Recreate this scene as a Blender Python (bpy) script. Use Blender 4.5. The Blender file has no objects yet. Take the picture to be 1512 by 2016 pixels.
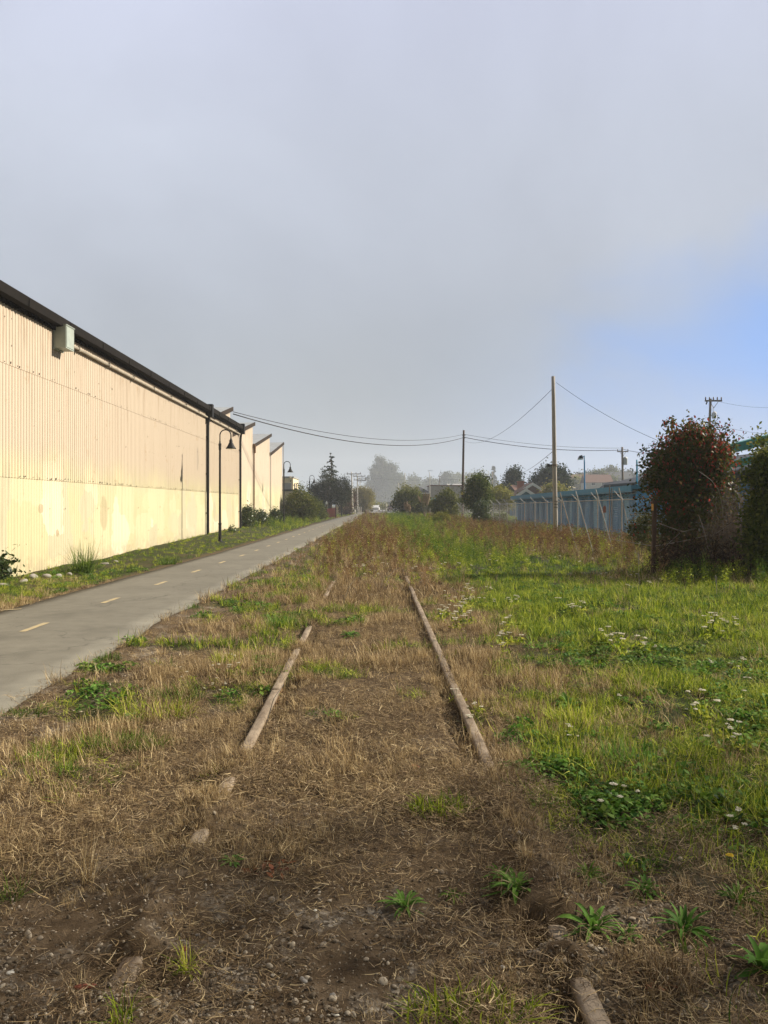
import bpy, math, random
import numpy as np
from mathutils import Vector, Matrix, Euler

# ------------------------------------------------------------------ camera, world, sun
SC = bpy.context.scene
COL = SC.collection
F, VX, VY, H = 1600.0, 737.0, 993.0, 1.6          # focal length and vanishing point in photo pixels, eye height

cam_d = bpy.data.cameras.new('camera')
cam = bpy.data.objects.new('camera', cam_d)
COL.objects.link(cam)
cam.location = (0, 0, H)
cam.rotation_euler = (math.radians(90), 0, 0)
cam_d.sensor_fit = 'VERTICAL'
cam_d.sensor_height = 36.0
cam_d.sensor_width = 27.0
cam_d.lens = F / 2016 * 36
cam_d.shift_x = (756 - VX) / 2016
cam_d.shift_y = -(1008 - VY) / 2016
cam_d.clip_start = 0.05
cam_d.clip_end = 5000
SC.camera = cam

SUN_DIR = Vector((1.0, 0.30, 0.66)).normalized()
SUN_EL = math.asin(SUN_DIR.z)
SUN_AZ = math.atan2(SUN_DIR.x, SUN_DIR.y)

sun_d = bpy.data.lights.new('sun', 'SUN')
sun_d.energy = 5.0
sun_d.angle = math.radians(1.6)
sun_d.color = (1.0, 0.91, 0.77)
sun = bpy.data.objects.new('sun', sun_d)
COL.objects.link(sun)
sun.rotation_euler = SUN_DIR.to_track_quat('Z', 'Y').to_euler()
sun.location = (30, 10, 40)

SC.view_settings.view_transform = 'Standard'
SC.view_settings.look = 'None'
SC.view_settings.exposure = 0.98
SC.view_settings.gamma = 1.0
SC.cycles.max_bounces = 6
SC.cycles.diffuse_bounces = 3
SC.cycles.transparent_max_bounces = 8
SC.cycles.volume_bounces = 1


def build_world():
    w = bpy.data.worlds.new("World")
    SC.world = w
    w.use_nodes = True
    nt = w.node_tree
    nt.nodes.clear()
    N, L = nt.nodes.new, nt.links.new
    out = N('ShaderNodeOutputWorld')
    sky = N('ShaderNodeTexSky')
    sky.sky_type = 'NISHITA'
    sky.sun_disc = False
    sky.sun_elevation = SUN_EL
    sky.sun_rotation = SUN_AZ
    sky.air_density = 1.0
    sky.dust_density = 1.0
    bg_sky = N('ShaderNodeBackground')
    bg_sky.inputs[1].default_value = 0.095
    blue = N('ShaderNodeMix')
    blue.data_type = 'RGBA'
    blue.inputs[0].default_value = 0.85
    L(sky.outputs[0], blue.inputs[6])
    blue.inputs[7].default_value = (0.65, 1.9, 5.0, 1)
    L(blue.outputs[2], bg_sky.inputs[0])
    tc = N('ShaderNodeTexCoord')
    sep = N('ShaderNodeSeparateXYZ')
    L(tc.outputs['Generated'], sep.inputs[0])
    # fog colour by elevation
    ramp = N('ShaderNodeValToRGB')
    el = ramp.color_ramp.elements
    el[0].position = 0.0
    el[0].color = (0.36, 0.42, 0.48, 1)
    el[1].position = 1.0
    el[1].color = (0.54, 0.585, 0.74, 1)
    for p, c in ((0.05, (0.37, 0.415, 0.46, 1)), (0.14, (0.39, 0.43, 0.48, 1)), (0.26, (0.445, 0.485, 0.565, 1)),
                 (0.40, (0.505, 0.545, 0.645, 1)), (0.55, (0.545, 0.58, 0.725, 1))):
        e = el.new(p)
        e.color = c
    L(sep.outputs['Z'], ramp.inputs[0])
    # large soft mottling of the fog
    nz = N('ShaderNodeTexNoise')
    nz.inputs['Scale'].default_value = 2.2
    nz.inputs['Detail'].default_value = 8
    nz.inputs['Roughness'].default_value = 0.52
    nz.inputs['Distortion'].default_value = 0.4
    L(tc.outputs['Generated'], nz.inputs['Vector'])
    mr = N('ShaderNodeMapRange')
    mr.inputs[1].default_value, mr.inputs[2].default_value = 0.3, 0.7
    mr.inputs[3].default_value, mr.inputs[4].default_value = 0.87, 1.12
    L(nz.outputs[0], mr.inputs[0])
    mul = N('ShaderNodeVectorMath')
    mul.operation = 'MULTIPLY'
    L(ramp.outputs[0], mul.inputs[0])
    comb = N('ShaderNodeCombineXYZ')
    for i in range(3):
        L(mr.outputs[0], comb.inputs[i])
    L(comb.outputs[0], mul.inputs[1])

    def smooth(sock, a, b):
        m = N('ShaderNodeMapRange')
        m.interpolation_type = 'SMOOTHSTEP'
        m.inputs[1].default_value, m.inputs[2].default_value = a, b
        L(sock, m.inputs[0])
        return m.outputs[0]

    def math2(op, a, b):
        m = N('ShaderNodeMath')
        m.operation = op
        for k, s in enumerate((a, b)):
            if isinstance(s, (int, float)):
                m.inputs[k].default_value = s
            else:
                L(s, m.inputs[k])
        return m.outputs[0]
    # thinner, bluer fog low on the right
    low = math2('MULTIPLY', smooth(sep.outputs['X'], -0.05, 0.42), smooth(sep.outputs['Z'], 0.30, 0.02))
    mixb = N('ShaderNodeMix')
    mixb.data_type = 'RGBA'
    L(low, mixb.inputs[0])
    L(mul.outputs[0], mixb.inputs[6])
    mixb.inputs[7].default_value = (0.40, 0.53, 0.80, 1)
    bg_fog = N('ShaderNodeBackground')
    bg_fog.inputs[1].default_value = 0.55
    L(mixb.outputs[2], bg_fog.inputs[0])
    # a gap in the fog where the clear sky shows
    d0 = Vector((850 / F, 1.0, 318 / F)).normalized()
    sub = N('ShaderNodeVectorMath')
    sub.operation = 'SUBTRACT'
    L(tc.outputs['Generated'], sub.inputs[0])
    sub.inputs[1].default_value = d0
    nz2 = N('ShaderNodeTexNoise')
    nz2.inputs['Scale'].default_value = 5.0
    nz2.inputs['Detail'].default_value = 8
    nz2.inputs['Distortion'].default_value = 0.6
    L(tc.outputs['Generated'], nz2.inputs['Vector'])
    sc = N('ShaderNodeVectorMath')
    sc.operation = 'MULTIPLY'
    L(sub.outputs[0], sc.inputs[0])
    sc.inputs[1].default_value = (0.95, 0.95, 2.3)
    ln = N('ShaderNodeVectorMath')
    ln.operation = 'LENGTH'
    L(sc.outputs[0], ln.inputs[0])
    dist = math2('ADD', ln.outputs['Value'], math2('MULTIPLY', math2('SUBTRACT', nz2.outputs[0], 0.5), 0.48))
    gap = math2('MULTIPLY', smooth(dist, 0.33, -0.02), 0.82)
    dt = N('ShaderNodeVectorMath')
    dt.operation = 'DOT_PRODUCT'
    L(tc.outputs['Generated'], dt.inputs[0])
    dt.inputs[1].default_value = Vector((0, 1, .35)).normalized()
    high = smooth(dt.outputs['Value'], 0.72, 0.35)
    mx = N('ShaderNodeMixShader')
    L(gap, mx.inputs[0])
    L(bg_fog.outputs[0], mx.inputs[1])
    L(bg_sky.outputs[0], mx.inputs[2])
    bg_high = N('ShaderNodeBackground')          # unseen sky overhead and behind, dimmed to lower the fill light
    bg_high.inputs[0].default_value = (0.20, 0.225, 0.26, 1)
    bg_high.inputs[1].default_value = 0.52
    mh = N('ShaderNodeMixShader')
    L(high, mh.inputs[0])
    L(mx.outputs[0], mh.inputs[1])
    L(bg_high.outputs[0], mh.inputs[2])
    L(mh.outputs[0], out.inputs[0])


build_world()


# ------------------------------------------------------------------ helpers
def at(px, py, Y):
    """the point that the photograph shows at (px, py), Y metres down the track"""
    return Vector(((px - VX) * Y / F, Y, H - (py - VY) * Y / F))


def sstep(a, b, x):
    t = np.clip((np.asarray(x, float) - a) / (b - a), 0, 1)
    return t * t * (3 - 2 * t)


_ng = np.random.default_rng(5).random((256, 256))


def vnoise(x, y, s, o=0.0):
    """smooth value noise, feature size about 1/s"""
    x = np.asarray(x, float) * s + 37.3 + o * 17.1
    y = np.asarray(y, float) * s + 91.7 + o * 5.3
    xi, yi = np.floor(x).astype(int), np.floor(y).astype(int)
    fx, fy = x - xi, y - yi
    fx, fy = fx * fx * (3 - 2 * fx), fy * fy * (3 - 2 * fy)
    g = lambda i, j: _ng[i % 256, j % 256]
    return (g(xi, yi) * (1 - fx) + g(xi + 1, yi) * fx) * (1 - fy) + (g(xi, yi + 1) * (1 - fx) + g(xi + 1, yi + 1) * fx) * fy


def fbm(x, y, s, o=0.0):
    return (vnoise(x, y, s, o) + 0.5 * vnoise(x, y, s * 2.1, o + 1) + 0.25 * vnoise(x, y, s * 4.3, o + 2)) / 1.75


def tag(o, label=None, cat=None, group=None, kind=None):
    if label:
        o['label'] = label
    if cat:
        o['category'] = cat
    if group:
        o['group'] = group
    if kind:
        o['kind'] = kind
    return o


def empty(name, loc, label, cat, group=None):
    o = bpy.data.objects.new(name, None)
    o.location = loc
    o.empty_display_size = 0.2
    COL.objects.link(o)
    return tag(o, label, cat, group)


def link(name, me, parent=None, col=None):
    o = bpy.data.objects.new(name, me)
    (col or COL).objects.link(o)
    if parent is not None:
        o.parent = parent
    return o


def world_loc(o):
    v = Vector(o.location)
    while o.parent is not None:
        o = o.parent
        v = v + Vector(o.location)
    return v


class MB:
    """collects shapes in world coordinates and links them as ONE mesh object"""

    def __init__(self):
        self.v, self.f, self.m = [], [], []

    def add(self, vs, fs, mi=0):
        b = len(self.v)
        self.v += [tuple(p) for p in vs]
        self.f += [tuple(b + i for i in f) for f in fs]
        self.m += [mi] * len(fs)

    def box(self, c, s, rot=None, mi=0):
        c = Vector(c)
        hx, hy, hz = s[0] / 2, s[1] / 2, s[2] / 2
        R = Euler(rot).to_matrix() if rot else Matrix.Identity(3)
        vs = [c + R @ Vector((sx * hx, sy * hy, sz * hz)) for sz in (-1, 1) for sy in (-1, 1) for sx in (-1, 1)]
        self.add(vs, [(0, 2, 3, 1), (4, 5, 7, 6), (0, 1, 5, 4), (2, 6, 7, 3), (0, 4, 6, 2), (1, 3, 7, 5)], mi)

    def box2(self, a, b, mi=0):
        a, b = Vector(a), Vector(b)
        self.box((a + b) / 2, (abs(b.x - a.x), abs(b.y - a.y), abs(b.z - a.z)), None, mi)

    def tube(self, pts, rad, n=8, mi=0, cap=True):
        pts = [Vector(p) for p in pts]
        if isinstance(rad, (int, float)):
            rad = [rad] * len(pts)
        rings = []
        up = Vector((0, 0, 1))
        last = None
        for i, p in enumerate(pts):
            d = (pts[min(i + 1, len(pts) - 1)] - pts[max(i - 1, 0)])
            if d.length < 1e-9:
                d = up.copy()
            d.normalize()
            if last is None:
                a = d.cross(Vector((0, 1, 0)) if abs(d.y) < 0.9 else Vector((1, 0, 0)))
            else:
                a = last - d * last.dot(d)
            if a.length < 1e-6:
                a = d.orthogonal()
            a.normalize()
            last = a
            b = d.cross(a)
            rings.append([p + (a * math.cos(2 * math.pi * k / n) + b * math.sin(2 * math.pi * k / n)) * rad[i] for k in range(n)])
        vs = [q for r in rings for q in r]
        fs = []
        for i in range(len(pts) - 1):
            for k in range(n):
                k2 = (k + 1) % n
                fs.append((i * n + k, i * n + k2, (i + 1) * n + k2, (i + 1) * n + k))
        if cap:
            fs.append(tuple(range(n - 1, -1, -1)))
            fs.append(tuple((len(pts) - 1) * n + k for k in range(n)))
        self.add(vs, fs, mi)

    def lathe(self, c, prof, n=16, mi=0):
        c = Vector(c)
        self_v = []
        for r, z in prof:
            for k in range(n):
                a = 2 * math.pi * k / n
                self_v.append(c + Vector((r * math.cos(a), r * math.sin(a), z)))
        fs = []
        for i in range(len(prof) - 1):
            for k in range(n):
                k2 = (k + 1) % n
                fs.append((i * n + k, i * n + k2, (i + 1) * n + k2, (i + 1) * n + k))
        fs.append(tuple(range(n - 1, -1, -1)))
        fs.append(tuple((len(prof) - 1) * n + k for k in range(n)))
        self.add(self_v, fs, mi)

    def prism(self, poly, fn, a, b, mi=0):
        """polygon in 2-D extruded between a and b; fn(u, v, w) gives the point"""
        n = len(poly)
        vs = [fn(u, v, a) for u, v in poly] + [fn(u, v, b) for u, v in poly]
        fs = [tuple(range(n - 1, -1, -1)), tuple(range(n, 2 * n))]
        fs += [(i, (i + 1) % n, n + (i + 1) % n, n + i) for i in range(n)]
        self.add(vs, fs, mi)

    def build(self, name, mats, parent=None, smooth=False, col=None):
        me = bpy.data.meshes.new(name)
        off = world_loc(parent) if parent is not None else Vector((0, 0, 0))
        me.from_pydata([(p[0] - off.x, p[1] - off.y, p[2] - off.z) for p in self.v], [], self.f)
        for m in (mats if isinstance(mats, (list, tuple)) else [mats]):
            me.materials.append(m)
        me.polygons.foreach_set('material_index', self.m)
        if smooth:
            me.polygons.foreach_set('use_smooth', [True] * len(self.f))
        me.update()
        bm = __import__('bmesh').new()
        bm.from_mesh(me)
        __import__('bmesh').ops.recalc_face_normals(bm, faces=bm.faces)
        bm.to_mesh(me)
        bm.free()
        return link(name, me, parent, col)


def np_mesh(name, v, f, mat, parent=None, tint=None, col=None, smooth=False, matidx=None):
    """mesh from arrays; f is (n, 3) or (n, 4)"""
    me = bpy.data.meshes.new(name)
    v = np.asarray(v, np.float32)
    f = np.asarray(f, np.int32)
    if parent is not None:
        v = v - np.array(world_loc(parent), np.float32)
    me.vertices.add(len(v))
    me.vertices.foreach_set('co', v.ravel())
    k = f.shape[1]
    me.loops.add(f.size)
    me.loops.foreach_set('vertex_index', f.ravel())
    me.polygons.add(len(f))
    me.polygons.foreach_set('loop_start', np.arange(0, f.size, k, dtype=np.int32))
    me.polygons.foreach_set('loop_total', np.full(len(f), k, np.int32))
    for m in (mat if isinstance(mat, (list, tuple)) else [mat]):
        me.materials.append(m)
    if matidx is not None:
        me.polygons.foreach_set('material_index', np.asarray(matidx, np.int32))
    if smooth:
        me.polygons.foreach_set('use_smooth', np.ones(len(f), bool))
    if tint is not None:
        a = me.attributes.new('tint', 'FLOAT', 'POINT')
        a.data.foreach_set('value', np.asarray(tint, np.float32))
    me.update(calc_edges=True)
    me.validate()
    return link(name, me, parent, col)


def copy_tree(o, loc=None, rotz=None, scale=None, parent=None):
    c = o.copy()
    COL.objects.link(c)
    if parent is not None:
        c.parent = parent
    if loc is not None:
        c.location = loc
    if rotz is not None:
        c.rotation_euler = (0, 0, rotz)
    if scale is not None:
        c.scale = (scale,) * 3
    for ch in list(o.children):
        copy_tree(ch, parent=c)
    return c


# ------------------------------------------------------------------ materials
def new_mat(name):
    m = bpy.data.materials.new(name)
    m.use_nodes = True
    nt = m.node_tree
    b = nt.nodes['Principled BSDF']
    return m, nt, b


def mat(name, col, rough=0.7, var=0.25, scale=6.0, metal=0.0, stretch=None, bump=0.0, spec=0.3, dirt=None, dirt_amt=0.5):
    """a painted / weathered surface: base colour broken up by two scales of noise"""
    m, nt, b = new_mat(name)
    N, L = nt.nodes.new, nt.links.new
    tc = N('ShaderNodeTexCoord')
    mp = N('ShaderNodeMapping')
    L(tc.outputs['Object'], mp.inputs[0])
    if stretch:
        mp.inputs['Scale'].default_value = stretch
    nz = N('ShaderNodeTexNoise')
    nz.inputs['Scale'].default_value = scale
    nz.inputs['Detail'].default_value = 8
    nz.inputs['Roughness'].default_value = 0.65
    L(mp.outputs[0], nz.inputs['Vector'])
    r = N('ShaderNodeValToRGB')
    r.color_ramp.elements[0].position = 0.3
    r.color_ramp.elements[1].position = 0.7
    r.color_ramp.elements[0].color = tuple(c * (1 - var) for c in col) + (1,)
    r.color_ramp.elements[1].color = tuple(min(1, c * (1 + var)) for c in col) + (1,)
    L(nz.outputs[0], r.inputs[0])
    src = r.outputs[0]
    if dirt:
        n2 = N('ShaderNodeTexNoise')
        n2.inputs['Scale'].default_value = scale * 0.35
        n2.inputs['Detail'].default_value = 10
        n2.inputs['Roughness'].default_value = 0.7
        L(mp.outputs[0], n2.inputs['Vector'])
        mr = N('ShaderNodeMapRange')
        mr.inputs[1].default_value, mr.inputs[2].default_value = 0.48, 0.68
        mr.inputs[3].default_value, mr.inputs[4].default_value = 0, dirt_amt
        L(n2.outputs[0], mr.inputs[0])
        mx = N('ShaderNodeMix')
        mx.data_type = 'RGBA'
        L(mr.outputs[0], mx.inputs[0])
        L(src, mx.inputs[6])
        mx.inputs[7].default_value = tuple(dirt) + (1,)
        src = mx.outputs[2]
    L(src, b.inputs['Base Color'])
    b.inputs['Roughness'].default_value = rough
    b.inputs['Metallic'].default_value = metal
    b.inputs['Specular IOR Level'].default_value = spec
    if bump:
        bp = N('ShaderNodeBump')
        bp.inputs['Strength'].default_value = bump
        bp.inputs['Distance'].default_value = 0.02
        L(nz.outputs[0], bp.inputs['Height'])
        L(bp.outputs[0], b.inputs['Normal'])
    return m


def leaf_mat(name, stops, rand=0.35, trans=0.35, rough=0.55, gloss=0.25):
    """leaves and blades: colour from the per-leaf tint plus a per-plant random"""
    m, nt, b = new_mat(name)
    N, L = nt.nodes.new, nt.links.new
    at_ = N('ShaderNodeAttribute')
    at_.attribute_name = 'tint'
    oi = N('ShaderNodeObjectInfo')
    ma = N('ShaderNodeMath')
    ma.operation = 'MULTIPLY_ADD'
    L(oi.outputs['Random'], ma.inputs[0])
    ma.inputs[1].default_value = rand
    ma.inputs[2].default_value = -rand / 2
    ad = N('ShaderNodeMath')
    L(at_.outputs['Fac'], ad.inputs[0])
    L(ma.outputs[0], ad.inputs[1])
    r = N('ShaderNodeValToRGB')
    els = r.color_ramp.elements
    els[0].position, els[0].color = 0.0, tuple(stops[0]) + (1,)
    els[1].position, els[1].color = 1.0, tuple(stops[-1]) + (1,)
    for i, s in enumerate(stops[1:-1]):
        e = els.new((i + 1) / (len(stops) - 1))
        e.color = tuple(s) + (1,)
    L(ad.outputs[0], r.inputs[0])
    L(r.outputs[0], b.inputs['Base Color'])
    b.inputs['Roughness'].default_value = rough
    b.inputs['Specular IOR Level'].default_value = gloss
    tr = N('ShaderNodeBsdfTranslucent')
    L(r.outputs[0], tr.inputs[0])
    mx = N('ShaderNodeMixShader')
    mx.inputs[0].default_value = trans
    L(b.outputs[0], mx.inputs[1])
    L(tr.outputs[0], mx.inputs[2])
    L(mx.outputs[0], nt.nodes['Material Output'].inputs[0])
    return m


M = {}
M['black_iron'] = mat('black_iron', (0.009, 0.008, 0.007), 0.6, 0.3, 20, spec=0.2)
M['black_roof'] = mat('black_roof', (0.011, 0.009, 0.0075), 0.9, 0.5, 9, bump=0.3, spec=0.1)
M['roof_grey'] = mat('roof_grey', (0.30, 0.31, 0.31), 0.6, 0.25, 3, dirt=(0.12, 0.11, 0.09))
M['wood_dark'] = mat('wood_dark', (0.085, 0.05, 0.034), 0.85, 0.45, 9, stretch=(6, 6, 0.4), bump=0.3)
M['wood_pale'] = mat('wood_pale', (0.37, 0.34, 0.295), 0.85, 0.3, 9, stretch=(6, 6, 0.4), bump=0.3, dirt=(0.13, 0.10, 0.08), dirt_amt=0.6)
M['wood_grey'] = mat('wood_grey', (0.24, 0.20, 0.17), 0.85, 0.3, 9, stretch=(6, 6, 0.4), bump=0.3)
M['pole_white'] = mat('pole_white', (0.50, 0.47, 0.41), 0.8, 0.2, 9, stretch=(6, 6, 0.4))
M['bark'] = mat('bark', (0.10, 0.072, 0.05), 0.9, 0.4, 12, stretch=(3, 3, 0.6), bump=0.5)
M['bark_pale'] = mat('bark_pale', (0.30, 0.27, 0.22), 0.9, 0.3, 8, stretch=(3, 3, 0.6), bump=0.4)
M['galv'] = mat('galv', (0.17, 0.17, 0.165), 0.5, 0.2, 12, metal=0.3, dirt=(0.22, 0.17, 0.12), dirt_amt=0.4)
M['wire'] = mat('wire', (0.02, 0.02, 0.02), 0.6, 0.1)
M['box_grey'] = mat('box_grey', (0.30, 0.335, 0.29), 0.5, 0.15, 4, dirt=(0.16, 0.15, 0.11), dirt_amt=0.4)
M['pipe'] = mat('pipe', (0.30, 0.26, 0.20), 0.6, 0.3, 8, dirt=(0.08, 0.06, 0.045))
M['fascia'] = mat('fascia', (0.035, 0.026, 0.02), 0.9, 0.4, 6, spec=.1)
M['galv_light'] = mat('galv_light', (0.33, 0.33, 0.32), 0.5, 0.2, 12, metal=0.2, dirt=(0.25, 0.20, 0.15), dirt_amt=0.4)
M['rust'] = mat('rust', (0.16, 0.085, 0.035), 0.8, 0.5, 8, stretch=(3, 3, 0.8), dirt=(0.045, 0.03, 0.02), dirt_amt=0.8)
M['blue_teal'] = mat('blue_teal', (0.04, 0.20, 0.31), 0.5, 0.15, 3)
M['blue_dark'] = mat('blue_dark', (0.045, 0.20, 0.37), 0.5, 0.2, 3, stretch=(1, 1, 0.3))
M['blue_door'] = mat('blue_door', (0.15, 0.33, 0.46), 0.55, 0.15, 3, stretch=(1, 1, 3))
M['blue_bright'] = mat('blue_bright', (0.09, 0.42, 0.80), 0.5, 0.1, 3)
M['blue_pole'] = mat('blue_pole', (0.05, 0.20, 0.36), 0.45, 0.15, 6)
M['blue_pole2'] = mat('blue_pole2', (0.05, 0.28, 0.42), 0.45, 0.15, 6)
M['green_teal'] = mat('green_teal', (0.045, 0.24, 0.21), 0.5, 0.15, 3)
M['grey_wall'] = mat('grey_wall', (0.33, 0.32, 0.31), 0.85, 0.12, 2, dirt=(0.2, 0.18, 0.17))
M['dark'] = mat('dark', (0.02, 0.022, 0.025), 0.6, 0.3)
M['glass'] = mat('glass', (0.035, 0.04, 0.05), 0.12, 0.2, 2, spec=0.6)
M['white_paint'] = mat('white_paint', (0.74, 0.73, 0.70), 0.6, 0.08, 4)
M['cream'] = mat('cream', (0.72, 0.60, 0.38), 0.75, 0.1, 1.5)
M['grey_block'] = mat('grey_block', (0.36, 0.325, 0.285), 0.9, 0.15, 2, dirt=(0.22, 0.19, 0.17))
M['shingle'] = mat('shingle', (0.055, 0.055, 0.06), 0.9, 0.25, 4)
M['brown_roof'] = mat('brown_roof', (0.15, 0.075, 0.05), 0.9, 0.25, 4)
M['brown_wall'] = mat('brown_wall', (0.10, 0.08, 0.065), 0.9, 0.2, 3)
M['house_blue'] = mat('house_blue', (0.13, 0.24, 0.32), 0.8, 0.12, 3)
M['turquoise'] = mat('turquoise', (0.25, 0.60, 0.68), 0.7, 0.15, 3)
M['brick'] = mat('brick', (0.36, 0.12, 0.065), 0.9, 0.3, 8)
M['red_fence'] = mat('red_fence', (0.44, 0.095, 0.085), 0.7, 0.12, 4)
M['yellow_sign'] = mat('yellow_sign', (0.80, 0.58, 0.05), 0.5, 0.08)
M['orange_sign'] = mat('orange_sign', (0.80, 0.42, 0.10), 0.5, 0.1)
M['red_sign'] = mat('red_sign', (0.30, 0.12, 0.09), 0.6, 0.15)
M['car_white'] = mat('car_white', (0.70, 0.70, 0.70), 0.25, 0.04, spec=0.6)
M['car_blue'] = mat('car_blue', (0.26, 0.36, 0.48), 0.25, 0.06, spec=0.6)
M['car_red'] = mat('car_red', (0.30, 0.05, 0.05), 0.25, 0.06, spec=0.6)
M['car_tan'] = mat('car_tan', (0.36, 0.22, 0.17), 0.3, 0.06, spec=0.6)
M['tyre'] = mat('tyre', (0.02, 0.02, 0.02), 0.9, 0.2)
M['rock'] = mat('rock', (0.27, 0.25, 0.22), 0.9, 0.35, 9, bump=0.5, dirt=(0.16, 0.13, 0.10))
M['brick_red'] = mat('brick_red', (0.20, 0.060, 0.032), 0.9, 0.4, 30, bump=0.4)
M['concrete'] = mat('concrete', (0.40, 0.37, 0.32), 0.9, 0.2, 8, bump=0.2)
M['yellow_line'] = mat('yellow_line', (0.37, 0.295, 0.165), 0.8, 0.15, 22, dirt=(0.20, 0.18, 0.14), dirt_amt=0.85)
M['white_line'] = mat('white_line', (0.42, 0.41, 0.38), 0.8, 0.2, 14, dirt=(0.25, 0.24, 0.22), dirt_amt=0.8)
M['lamp_glass'] = mat('lamp_glass', (0.75, 0.72, 0.62), 0.4, 0.05)
M['ceramic'] = mat('ceramic', (0.10, 0.06, 0.045), 0.3, 0.1)
M['steel_grey'] = mat('steel_grey', (0.46, 0.48, 0.47), 0.5, 0.08)

STRAW = [(0.13, 0.084, 0.037), (0.30, 0.205, 0.095), (0.49, 0.365, 0.185), (0.66, 0.53, 0.31)]
M['straw'] = leaf_mat('straw', STRAW, 0.30, 0.20, 0.7, 0.15)
M['straw_dark'] = leaf_mat('straw_dark', [(0.05, 0.032, 0.016), (0.12, 0.077, 0.040), (0.22, 0.15, 0.08), (0.42, 0.32, 0.19)], 0.4, 0.25, 0.7, 0.15)
M['grass'] = leaf_mat('grass', [(0.0580, 0.1023, 0.0067), (0.1804, 0.2490, 0.0150), (0.3478, 0.4063, 0.0316), (0.5667, 0.5635, 0.0914)], 0.55, 0.32, 0.6, 0.12)
M['grass_dark'] = leaf_mat('grass_dark', [(0.022, 0.050, 0.006), (0.06, 0.115, 0.012), (0.12, 0.19, 0.022), (0.20, 0.26, 0.05)], 0.35, 0.38, 0.6, 0.12)
M['broad'] = leaf_mat('broad', [(0.0325, 0.0910, 0.0130), (0.0715, 0.1625, 0.0208), (0.1300, 0.2470, 0.0390), (0.1950, 0.2990, 0.0650)], 0.35, 0.35, 0.65, 0.10)
M['weed_brown'] = leaf_mat('weed_brown', [(0.0697, 0.0341, 0.0170), (0.1860, 0.1008, 0.0434), (0.3565, 0.2093, 0.0899), (0.6200, 0.4340, 0.2325)], 0.45, 0.2, 0.8, 0.1)
M['weed_shaded'] = leaf_mat('weed_shaded', [(0.018, 0.010, 0.006), (0.042, 0.024, 0.013), (0.075, 0.045, 0.024), (0.20, 0.13, 0.07)], 0.3, 0.15, 0.9, 0.05)  # bramble leaves under the bush, their shade put into the colour
M['bark_shaded'] = mat('bark_shaded', (0.035, 0.022, 0.015), 0.95, 0.4, 12, spec=.05)  # bramble stems, darkened to carry the shade under the bush
M['petal'] = leaf_mat('petal', [(0.48, 0.44, 0.32), (0.66, 0.62, 0.48), (0.74, 0.71, 0.60)], 0.3, 0.3, 0.7, 0.1)
M['petal_yellow'] = leaf_mat('petal_yellow', [(0.6, 0.40, 0.03), (0.75, 0.55, 0.06)], 0.2, 0.3, 0.7, 0.1)
M['fuchsia_leaf'] = leaf_mat('fuchsia_leaf', [(0.022, 0.034, 0.009), (0.058, 0.072, 0.016), (0.10, 0.10, 0.028), (0.18, 0.095, 0.05)], 0.2, 0.3, 0.45, 0.06)
M['fuchsia_flower'] = leaf_mat('fuchsia_flower', [(0.2160, 0.0270, 0.0203), (0.4590, 0.0540, 0.0378), (0.6210, 0.1215, 0.0810)], 0.2, 0.4, 0.5, 0.3)
M['hedge_leaf'] = leaf_mat('hedge_leaf', [(0.0245, 0.0410, 0.0067), (0.0571, 0.0832, 0.0134), (0.1156, 0.1408, 0.0224), (0.2312, 0.2176, 0.0504)], 0.2, 0.35, 0.45, 0.06)
M['conifer'] = leaf_mat('conifer', [(0.0080, 0.0160, 0.0056), (0.0176, 0.0336, 0.0104), (0.0360, 0.0560, 0.0144), (0.0680, 0.0800, 0.0240)], 0.2, 0.2, 0.6, 0.06)
M['cypress'] = leaf_mat('cypress', [(0.0062, 0.0112, 0.0037), (0.0136, 0.0236, 0.0062), (0.0279, 0.0341, 0.0087), (0.0527, 0.0341, 0.0155)], 0.2, 0.2, 0.6, 0.06)
M['bush_olive'] = leaf_mat('bush_olive', [(0.0229, 0.0343, 0.0065), (0.0574, 0.0756, 0.0122), (0.1044, 0.1159, 0.0205), (0.1879, 0.1814, 0.0421)], 0.25, 0.35, 0.5, 0.06)
M['bush_yellow'] = leaf_mat('bush_yellow', [(0.06, 0.07, 0.012), (0.13, 0.135, 0.022), (0.22, 0.21, 0.035), (0.32, 0.29, 0.07)], 0.25, 0.4, 0.5, 0.06)
M['willow'] = leaf_mat('willow', [(0.06, 0.06, 0.015), (0.12, 0.11, 0.025), (0.20, 0.165, 0.035), (0.29, 0.24, 0.06)], 0.2, 0.35, 0.5, 0.06)
M['bush_brown'] = leaf_mat('bush_brown', [(0.0240, 0.0128, 0.0088), (0.0560, 0.0280, 0.0176), (0.0960, 0.0520, 0.0280), (0.1200, 0.0960, 0.0400)], 0.2, 0.25, 0.6, 0.06)
M['eucalyptus'] = leaf_mat('eucalyptus', [(0.03, 0.04, 0.02), (0.06, 0.075, 0.035), (0.10, 0.115, 0.05), (0.16, 0.16, 0.07)], 0.2, 0.3, 0.5, 0.06)
M['plume'] = leaf_mat('plume', [(0.22, 0.15, 0.095), (0.33, 0.235, 0.155), (0.44, 0.335, 0.235), (0.55, 0.45, 0.34)], 0.2, 0.4, 0.8, 0.1)
M['ivy'] = leaf_mat('ivy', [(0.0153, 0.0306, 0.0068), (0.0340, 0.0595, 0.0110), (0.0680, 0.0978, 0.0187), (0.1190, 0.1020, 0.0340)], 0.25, 0.3, 0.4, 0.4)


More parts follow.
